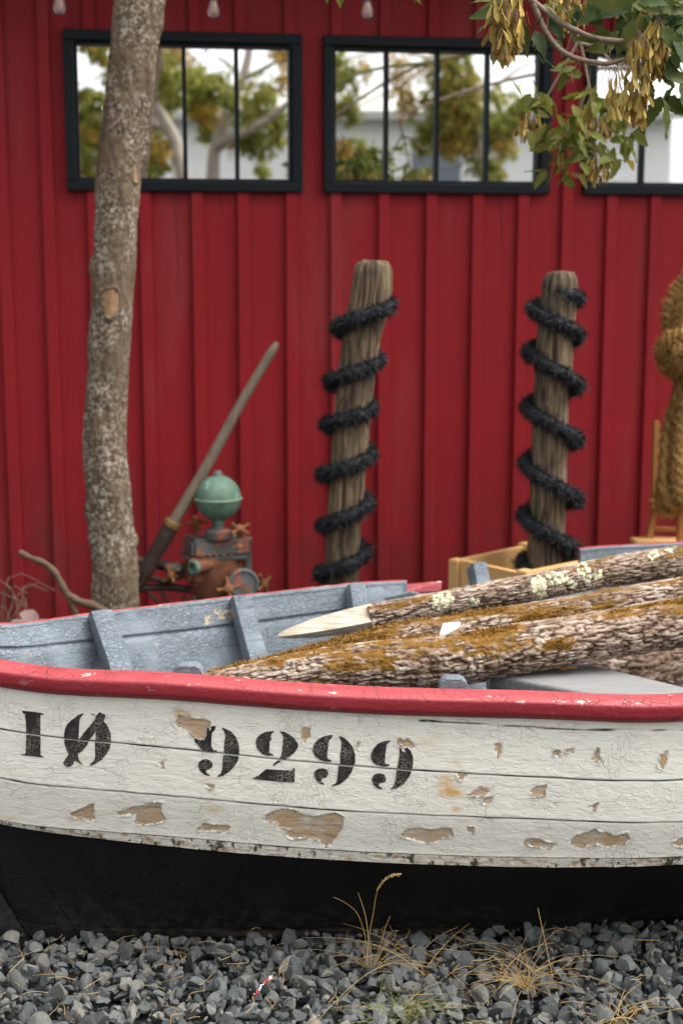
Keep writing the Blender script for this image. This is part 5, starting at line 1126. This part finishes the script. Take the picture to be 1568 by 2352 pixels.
def seed_cluster(root, px, py0, py1, w, dep, n, seed, L=.034):
    rng = np.random.default_rng(seed); mb = MB(); sc = dep/FPX; top = aty(px, py0, dep); H = (py1-py0)*sc; tw = MB()
    for i in range(n):
        f = rng.random()**.8; r = w*sc*.5*(.35+.65*math.sin(math.pi*min(f*.75+.2, 1))); a = rng.uniform(0, 2*math.pi); p = top+np.array([r*math.cos(a)*rng.random()**.4, r*math.sin(a)*rng.random()**.4*.8, -f*max(H-L, .01)])
        samara(mb, rng, p, np.array([rng.normal()*.22, rng.normal()*.22, -1]), L*rng.uniform(.8, 1.2))
        if i % 6 == 0: tw.tube([top+[0, 0, .01], (top+p)/2+[rng.normal()*.004, 0, .004], p], .0005, 4)
    o = mb.build('seed_cluster', M['samara'], root, True); tw.build('seed_stalk', M['twig'], o)
def build_branch():
    root = thing('box_elder_tree', (3.5, 4.0, 0), 'tree at the right whose leafy branches with winged seeds hang into view', 'tree')
    d = 3.45
    # trunk outside the frame and the limb reaching in over the boat
    V, F, P, R = bark_tube([(3.5, 4.0, -.05), (3.47, 4.0, .8), (3.4, 3.95, 1.8), (3.2, 3.9, 2.8), (3.1, 3.9, 3.6)], [.13, .11, .10, .08, .04], 36, 160, 5, .012); mesh_obj('trunk', V.reshape(-1, 3), F, M['trunk'], root)
    A = lambda x, y, o=0: aty(x, y, d+o); mb = MB()
    limb = resample([(3.3, 3.93, 2.4), (1.9, 3.8, 2.78), (1.1, 3.6, 2.72), (.62, 3.5, 2.45), A(1200, -60), A(1222, 5), A(1249, 24), A(1279, 47), A(1312, 66), A(1349, 82), A(1384, 91), A(1419, 95), A(1460, 92)], 90)
    mb.tube(limb, np.r_[np.linspace(.04, .011, 50), np.linspace(.0105, .006, 40)]*(1+.12*np.sin(np.arange(90)*2.1)), 10)
    mb.tube(resample([A(1224, 8), A(1239, 45), A(1254, 75), A(1272, 101), A(1289, 117), A(1312, 130), A(1334, 137), A(1365, 143), A(1394, 146), A(1420, 140), A(1442, 132), A(1475, 118)], 50), np.linspace(.0075, .0045, 50)*(1+.12*np.sin(np.arange(50)*2.3)), 10)
    rng = np.random.default_rng(6)
    for x, y in ((1384, 91), (1394, 146), (1420, 140), (1334, 137), (1312, 66), (1405, 146)):
        for _ in range(4):
            p = A(x, y); e = p+np.array([rng.uniform(-.03, .03), rng.uniform(-.03, .03), -rng.uniform(.02, .06)]); mb.tube(resample([p, (p+e)/2+[rng.normal()*.008, 0, 0], e], 6), .0007, 4)
    mb.build('branch', M['twig'], root, True)
    # far hanging shoots
    d2 = 4.35; B2 = lambda x, y, o=0: aty(x, y, d2+o); mb = MB()
    mb.tube(resample([(2.4, 3.86, 2.7), (1.5, 4.2, 2.6), B2(1325, 20), B2(1335, 110), B2(1352, 200), B2(1362, 290), B2(1366, 370)], 50), np.linspace(.016, .003, 50), 8)
    mb.tube(resample([B2(1330, 90), B2(1290, 160), B2(1262, 210), B2(1245, 240), B2(1225, 250)], 20), np.linspace(.005, .002, 20), 6)
    mb.tube(resample([B2(1352, 190), B2(1330, 250), B2(1310, 300), B2(1300, 350)], 20), np.linspace(.004, .002, 20), 6); mb.tube(resample([B2(1334, 100), B2(1375, 110), B2(1400, 140), B2(1430, 150)], 16), np.linspace(.006, .003, 16), 6); mb.build('branch', M['twig'], root, True)
    # leaves: (x, y, dx, dy, length px, yellow)
    near = [(1165, 12, -85, 8, 62, 1), (1150, 25, -70, 12, 70, 0), (1145, 40, -62, 30, 68, 1), (1135, 5, -50, -6, 55, 1), (1210, 60, -10, 60, 66, 0), (1228, 70, 25, 80, 74, 0), (1222, 95, 35, 60, 78, 0), (1205, 40, -30, 50, 60, 1),
            (1262, 40, 30, 50, 62, 0), (1240, 12, 55, 25, 60, 0), (1262, 10, 60, 20, 70, 0), (1330, 15, -20, 60, 70, 0), (1350, 0, 30, 70, 76, 0), (1440, 25, -95, 22, 96, 0), (1435, 15, -60, -8, 80, 0), (1450, 10, 60, 4, 76, 1), (1440, 50, -25, 65, 78, 0), (1452, 45, -14, 80, 84, 0),
            (1468, 30, 10, 75, 80, 0), (1480, 40, 35, 70, 88, 0), (1495, 20, 70, 50, 90, 0), (1505, 10, 70, 15, 80, 0), (1520, 60, 40, 60, 74, 0), (1535, 45, 20, 80, 80, 0), (1500, 95, 30, 70, 78, 0), (1525, 120, 40, 50, 70, 0), (1540, 150, 30, 60, 66, 0), (1400, 70, -60, 28, 84, 1), (1420, 70, -55, 45, 60, 1),
            (1410, 105, -70, 10, 70, 1), (1545, 200, -25, 40, 60, 0), (1520, 165, 55, 20, 72, 0), (1560, 190, 10, 60, 74, 0), (1518, 222, -34, 70, 76, 1), (1520, 224, 12, 90, 94, 1), (1522, 222, 60, 48, 80, 1), (1515, 150, 25, 40, 60, 0), (1490, 165, -25, 55, 62, 1), (1482, 180, 15, 55, 56, 0), (1545, 90, 25, 50, 70, 0), (1465, 5, 60, -4, 66, 0), (1555, 20, -20, 60, 66, 0), (1420, 5, -50, 20, 60, 0), (1400, 0, 30, 40, 60, 0),
            (1490, 265, -20, 40, 44, 1), (1275, 90, 20, 40, 44, 0), (1250, 30, -30, 40, 50, 0), (1185, 0, -60, 30, 60, 0), (1310, 5, 40, 40, 60, 0), (1380, 10, -40, 40, 66, 0), (1555, 120, -20, 50, 66, 0)]
    for yel in (0, 1):
        mb = MB(); rng = np.random.default_rng(20+yel)
        for x, y, dx, dy, L, yy in near:
            if yy != yel: continue
            o = rng.uniform(-.05, .08); p = A(x, y, o); q = A(x+dx, y+dy, o+rng.uniform(-.02, .02)); place_leaf(mb, rng, p, q-p, L*d/FPX*1.02, (rng.normal()*.3, -.8, .75))
        for _ in range(70 if not yel else 22):
            u = rng.random(); x = 1400+170*u**.7; y = rng.uniform(-30, 60+110*u); o = rng.uniform(.02, .22); p = A(x, y, o); place_leaf(mb, rng, p, (rng.normal()*.7, rng.normal()*.3, -.6+rng.normal()*.35), rng.uniform(.042, .068), (rng.normal()*.3, -.8, .75))
        mb.build('leaves', M['leaf_yellow' if yel else 'leaf'], root, True)
    far = MB(); rng = np.random.default_rng(30)
    for cx, cy, rx, ry, n in ((1215, 235, 45, 30, 12), (1270, 300, 40, 40, 18), (1240, 225, 30, 20, 6), (1330, 320, 45, 60, 26), (1400, 250, 30, 50, 18), (1410, 345, 30, 30, 14), (1300, 390, 40, 30, 12), (1360, 220, 30, 40, 14), (1440, 310, 25, 25, 6), (1330, 150, 30, 30, 8), (1310, 270, 30, 40, 12)):
        for _ in range(n):
            o = rng.uniform(-.12, .12); p = B2(cx+rng.normal()*rx*.5, cy+rng.normal()*ry*.5, o); place_leaf(far, rng, p, np.array([rng.normal()*.8, rng.normal()*.5, -.55+rng.normal()*.5]), rng.uniform(.05, .075), (rng.normal()*.5, -.7, .7))
    far.build('leaves', M['leaf_yellow'], root, True)
    # top edge leaves
    tp = MB()
    for x in (755, 775, 790, 948, 960): p = aty(x, -30+rng.uniform(-10, 8), 4.0); place_leaf(tp, rng, p, (rng.normal()*.3, 0, -1), .05)
    tp.tube(resample([(1.1, 3.6, 2.72), (.6, 3.9, 2.6), aty(960, -60, 4.0), aty(770, -60, 4.0)], 20), np.linspace(.012, .003, 20), 6); tp.build('leaves', M['leaf_yellow'], root, True)
    for k, (px, y0, y1, w, dep, n) in enumerate(((1160, -20, 142, 80, 3.42, 200), (1185, -30, 110, 50, 3.46, 70), (1295, -40, 75, 85, 3.75, 110), (1466, 78, 282, 66, 3.42, 170), (1510, 40, 178, 52, 3.44, 110), (1415, 140, 270, 40, 3.9, 36), (1345, -20, 60, 50, 3.7, 30),
                                      (1212, 240, 330, 52, 4.35, 60), (1292, 320, 400, 50, 4.35, 46), (1352, 250, 330, 36, 4.35, 36), (1372, 350, 425, 60, 4.3, 60), (1440, 210, 290, 40, 4.3, 36), (1395, 250, 320, 40, 4.4, 36))): seed_cluster(root, px, y0, y1, w, dep, n, 100+k, .036)
build_branch()

# ------------------------------------------------------------------ what the mirrors see: trees and a white house behind the camera
def MV(px, py, dep): return mirror(aty(px, py, dep))
def build_reflected():
    def tree(name, label, dep, lines, blobs, yblobs, base, seed):
        t0 = np.array(base); root = thing(name, (t0[0], t0[1], 0), label, 'tree', 'trees in front of the white house'); mb = MB()
        for L, r0, r1 in lines:
            P = resample([MV(x, y, dep+o) for x, y, o in L], 24); mb.tube(P, np.linspace(r0, r1, 24), 9)
        p0 = MV(lines[0][0][0][0], lines[0][0][0][1], dep); mb.tube(resample([(p0[0]+.05, p0[1], -.05), (p0[0]+.02, p0[1], .8), p0], 12), np.linspace(lines[0][1]*1.4, lines[0][1], 12), 10); mb.build('trunk', M['mirror_bark'], root, True)
        s = dep/FPX; foliage(root, [(MV(x, y, dep+o), r*s) for x, y, r, o in blobs], sum(int(r*4.6) for _, _, r, _ in blobs), seed, (.05, .085), 'leaf_lit', 'crown')
        foliage(root, [(MV(x, y, dep+o), r*s) for x, y, r, o in blobs], sum(int(r*2.4) for _, _, r, _ in blobs), seed+5, (.05, .085), 'leaf_lit', 'crown')
        foliage(root, [(MV(x, y, dep+o), r*s) for x, y, r, o in yblobs], sum(int(r*7.5) for _, _, r, _ in yblobs), seed+1, (.035, .06), 'seed_far', 'seed_clusters')
    tree('maple_tree', 'forked pale trunk tree with yellowing leaves seen in the left window mirror', 12.6,
         [([(488, 470, 0), (490, 400, 0), (492, 350, 0), (508, 295, 0), (532, 235, .1), (548, 200, .1), (566, 150, .1), (575, 90, .1), (568, 30, .1)], .062, .03), ([(498, 340, 0), (530, 315, -.2), (570, 297, -.3), (620, 270, -.4), (665, 235, -.5), (720, 190, -.6)], .05, .02), ([(548, 200, .1), (590, 195, .2), (625, 200, .2), (660, 222, .3)], .03, .014), ([(560, 178, .1), (600, 160, 0), (650, 130, 0), (700, 105, 0)], .028, .012), ([(500, 130, 0), (530, 150, 0), (552, 185, 0)], .012, .025)],
         [(465, 205, 55, .2), (440, 190, 35, 0), (500, 190, 40, -.2), (478, 295, 30, .3), (590, 235, 55, -.2), (570, 290, 40, .2), (600, 310, 45, 0), (640, 270, 30, 0), (605, 385, 24, .4), (560, 340, 20, 0), (470, 250, 40, .3)], [(470, 260, 30, 0), (600, 230, 40, 0), (655, 120, 40, -.3), (650, 180, 25, 0), (535, 330, 24, 0)], MV(488, 470, 12.6)[:2], 51)
    tree('maple_tree', 'pale tree with drooping leaves seen beside the leaning trunk in the mirror', 12.0,
         [([(440, 480, 0), (425, 420, 0), (408, 350, 0), (398, 310, 0), (375, 270, 0), (352, 232, 0), (330, 180, .1), (300, 90, .1)], .066, .025), ([(398, 315, 0), (370, 290, .1), (340, 280, .1), (300, 262, .2), (240, 190, .2)], .035, .015), ([(400, 420, 0), (395, 370, .2), (380, 330, .2)], .01, .006)],
         [(190, 330, 55, .2), (210, 250, 45, 0), (200, 380, 50, 0), (185, 210, 30, 0), (225, 110, 35, 0), (360, 150, 50, .1), (395, 170, 50, -.2), (350, 200, 40, .2), (370, 330, 35, .2), (350, 390, 30, 0), (240, 300, 45, .2), (390, 240, 35, .3), (280, 330, 50, .2), (280, 150, 50, .2)], [(215, 115, 30, 0), (400, 130, 50, 0), (355, 350, 40, 0), (200, 300, 24, 0), (200, 395, 30, 0), (185, 350, 30, 0)], MV(440, 480, 12.0)[:2], 61)
    tree('maple_tree', 'broad yellow seeded tree filling the middle window mirror', 13.2,
         [([(1125, 520, 0), (1115, 430, 0), (1108, 330, 0), (1100, 240, 0), (1080, 150, 0), (1050, 60, 0)], .05, .03), ([(1095, 200, 0), (1020, 150, 0), (940, 120, 0), (880, 118, 0), (800, 130, 0)], .02, .01), ([(1085, 160, 0), (1000, 140, .2), (930, 190, .2), (790, 260, .2)], .018, .008), ([(1100, 240, 0), (1160, 180, 0), (1240, 130, 0)], .02, .01), ([(1110, 330, 0), (1050, 385, .2), (960, 390, .2)], .012, .006), ([(800, 130, 0), (780, 160, 0), (760, 220, 0)], .01, .006)],
         [(775, 150, 40, 0), (785, 215, 48, 0), (800, 245, 30, 0), (830, 350, 36, .2), (830, 400, 66, .2), (870, 425, 40, .1), (980, 290, 40, 0), (970, 330, 30, 0), (1030, 150, 60, 0), (1060, 240, 70, 0), (1080, 330, 50, .2), (1150, 250, 55, 0), (1145, 330, 45, .2), (1110, 390, 35, 0), (1170, 290, 40, .2), (1030, 320, 40, .2), (1140, 400, 20, .2), (1000, 220, 45, 0)], [(835, 160, 30, 0), (915, 170, 45, 0), (940, 240, 30, 0), (1045, 200, 60, 0), (1060, 290, 50, 0), (1030, 340, 34, 0), (1150, 330, 30, 0), (800, 390, 55, 0), (920, 225, 30, 0), (1075, 260, 40, 0), (1010, 130, 40, 0)], MV(1125, 520, 13.2)[:2], 71)
    # white house
    dep = 18.0; P = lambda x, y, o=0: MV(x, y, dep+o)
    root = thing('white_house', MV(800, 430, 18)*[1, 1, 0], 'long white house with pale roof reflected in the window mirrors', 'house')
    L = P(-500, 400); R_ = P(1540, 400); R_[2] = 0; L[2] = 0; eav = P(800, 268)[2]; rid = P(800, 180)[2]; back = (R_-L); back = np.array([back[1], -back[0], 0]); back /= np.linalg.norm(back)
    if back[1] > 0: back = -back
    mb = MB(); z = np.array([0, 0, 1.]); ex = (R_-L)/np.linalg.norm(R_-L)
    mb.prism([L-z*.1, R_-z*.1, R_+z*eav, L+z*eav], back*5); mb.prism([R_+z*eav, R_+back*5+z*eav, R_+back*2.5+z*rid], -ex*.1); mb.build('wall', M['plaster'], root)
    mb = MB(); o = -back*.35
    mb.prism([L-ex*.3+o+z*(eav-.06), R_+ex*.25+o+z*(eav-.06), R_+ex*.25+back*2.5+z*(rid+.08), L-ex*.3+back*2.5+z*(rid+.08)], z*.10); mb.prism([L-ex*.3-o+back*5+z*(eav-.06), R_+ex*.25-o+back*5+z*(eav-.06), R_+ex*.25+back*2.5+z*(rid+.08), L-ex*.3+back*2.5+z*(rid+.08)], z*.10); mb.build('roof', M['roof_pale'], root)
    def win(x0, x1, y0, y1):
        a = P(x0, y0); b_ = P(x1, y1); s0 = (a-L)@ex; s1 = (b_-L)@ex; z0, z1 = sorted((a[2], b_[2])); mb = MB()
        mb.prism([L+ex*s0+z*z0-back*.012, L+ex*s1+z*z0-back*.012, L+ex*s1+z*z1-back*.012, L+ex*s0+z*z1-back*.012], back*.01); w = mb.build('window', M['shutter'], root)
        mb = MB(); m = (s0+s1)/2
        for u0, u1, v0, v1 in ((s0-.08, s1+.08, z1, z1+.08), (s0-.08, s1+.08, z0-.08, z0), (s0-.08, s0, z0, z1), (s1, s1+.08, z0, z1), (m-.02, m+.02, z0, z1)): mb.prism([L+ex*u0+z*v0-back*.02, L+ex*u1+z*v0-back*.02, L+ex*u1+z*v1-back*.02, L+ex*u0+z*v1-back*.02], back*.02)
        mb.build('window_trim', M['plaster'], w)
    win(945, 1058, 352, 520); win(745, 812, 318, 520); win(120, 215, 265, 400); win(1400, 1440, 420, 560)
build_reflected()

# ------------------------------------------------------------------ grasses and small litter
def blade(mb, rng, p, h, lean, az, w=.0011, curve=.6):
    a = np.array([math.cos(az), math.sin(az), 0]); t = np.linspace(0, 1, 8); P = p+np.outer(t, [0, 0, h])*(1-.35*lean*t[:, None]**2)+np.outer(lean*h*(t+curve*t**3), a)*.8
    mb.tube(P, np.linspace(w, w*.35, 8), 4, False)
def tuft(px, py, n, hmin, hmax, label, seed, mat='straw', lean=(.4, 1.6), spread=.03, cat='grass'):
    rng = np.random.default_rng(seed); p = atz(px, py, .02); p[2] = .015+float(gz(p[0], p[1])); mb = MB()
    for _ in range(n): blade(mb, rng, p+np.array([rng.normal()*spread, rng.normal()*spread*.6, -.01]), rng.uniform(hmin, hmax), rng.uniform(*lean), rng.uniform(0, 6.28), .0009)
    o = mb.build('dry_grass_tuft', M[mat], None, True); tag(o, label, cat, 'dry grass tufts in the gravel'); return o, p
def build_litter():
    rng = np.random.default_rng(12)
    o, p = tuft(848, 2222, 16, .04, .10, 'grass tuft with a tall curved seed head rising against the black hull', 1, spread=.012)
    base = atz(850, 2215, .03); mb = MB()
    def st(L, w=.0010): mb.tube(resample([aty(x, y, 3.0) for x, y in L], 24), np.linspace(w*1.2, w*.6, 24), 5)
    st([(851, 2222), (848, 2150), (858, 2090), (863, 2058), (868, 2040)])
    st([(846, 2220), (838, 2150), (820, 2098), (795, 2075), (765, 2060)], .0007); st([(843, 2215), (845, 2150), (838, 2100), (822, 2050)], .0008); st([(856, 2222), (870, 2180), (885, 2130), (895, 2105)], .0008); st([(858, 2225), (880, 2170), (898, 2140), (915, 2138)], .0006)
    s = mb.build('stalk', M['straw'], o, True)
    mb = MB(); P = resample([aty(x, y, 3.0) for x, y in ((866, 2046), (868, 2040), (880, 2024), (898, 2012), (914, 2008))], 26)
    for i in range(26):
        for _ in range(3): q = P[i]+rng.normal(size=3)*.0009; dv = (P[min(i+1, 25)]-P[max(i-1, 0)]); dv = dv/np.linalg.norm(dv)+rng.normal(size=3)*.25; mb.tube([q, q+dv*.003, q+dv*.007], [.0004, .0012, .0002], 5)
    mb.build('seed_head', M['straw'], o, True)
    tuft(1190, 2225, 26, .03, .10, 'matted straw coloured grass tuft right of the tall seed head', 2, lean=(1.0, 2.6), spread=.05)
    tuft(1205, 2262, 40, .03, .09, 'small bristly dry tuft in front of the matted tuft', 3, lean=(.6, 2.0), spread=.012)
    tuft(915, 2330, 50, .03, .08, 'greenish grass tuft at the bottom edge of the gravel', 4, 'greenblade', (.6, 2.0), .025)
    tuft(1425, 2335, 30, .03, .09, 'dense dry tuft in the bottom right corner of the gravel', 5, lean=(.6, 2.2), spread=.022)
    tuft(960, 2205, 16, .05, .13, 'sparse flattened straw tuft beside the seed head tuft', 6, lean=(1.8, 3.2), spread=.05)
    mb = MB(); mb.tube(resample([aty(x, y, 2.97) for x, y in ((1272, 2268), (1262, 2215), (1248, 2150), (1234, 2086))], 16), np.linspace(.0013, .0008, 16), 5); tag(mb.build('grass_stalk', M['straw'], None, True), 'single stiff straw stalk standing up from the gravel', 'grass')
    mb = MB()
    for _ in range(210):
        x = rng.uniform(-.95, 1.0); y = rng.uniform(2.62, 3.2); p = np.array([x, y, .030+rng.uniform(-.008, .012)+float(gz(np.array(x), np.array(y)))]); az = rng.uniform(0, 6.28); L = rng.uniform(.02, .075); a = np.array([math.cos(az), math.sin(az), 0]); b_ = np.array([-a[1], a[0], 0])*rng.normal()*.25
        mb.tube(resample([p-a*L/2, p+b_*L*.5+[0, 0, rng.uniform(0, .008)], p+a*L/2], 7), rng.uniform(.0004, .0007), 4, False)
    tag(mb.build('straw_litter', M['straw'], None, True), 'loose dry straws and needles strewn on the gravel', 'straw', kind='stuff')
    mb = MB(); P = [atz(x, y, .034) for x, y in ((622, 2240), (614, 2250), (606, 2262), (600, 2266), (596, 2276), (584, 2282))]; mb.tube(resample(P, 24)+np.random.default_rng(3).normal(size=(24, 3))*.0022, .0014, 5)
    tag(mb.build('twine_scrap', M['twine'], None, True), 'scrap of red and white twine among the stones', 'twine')
build_litter()
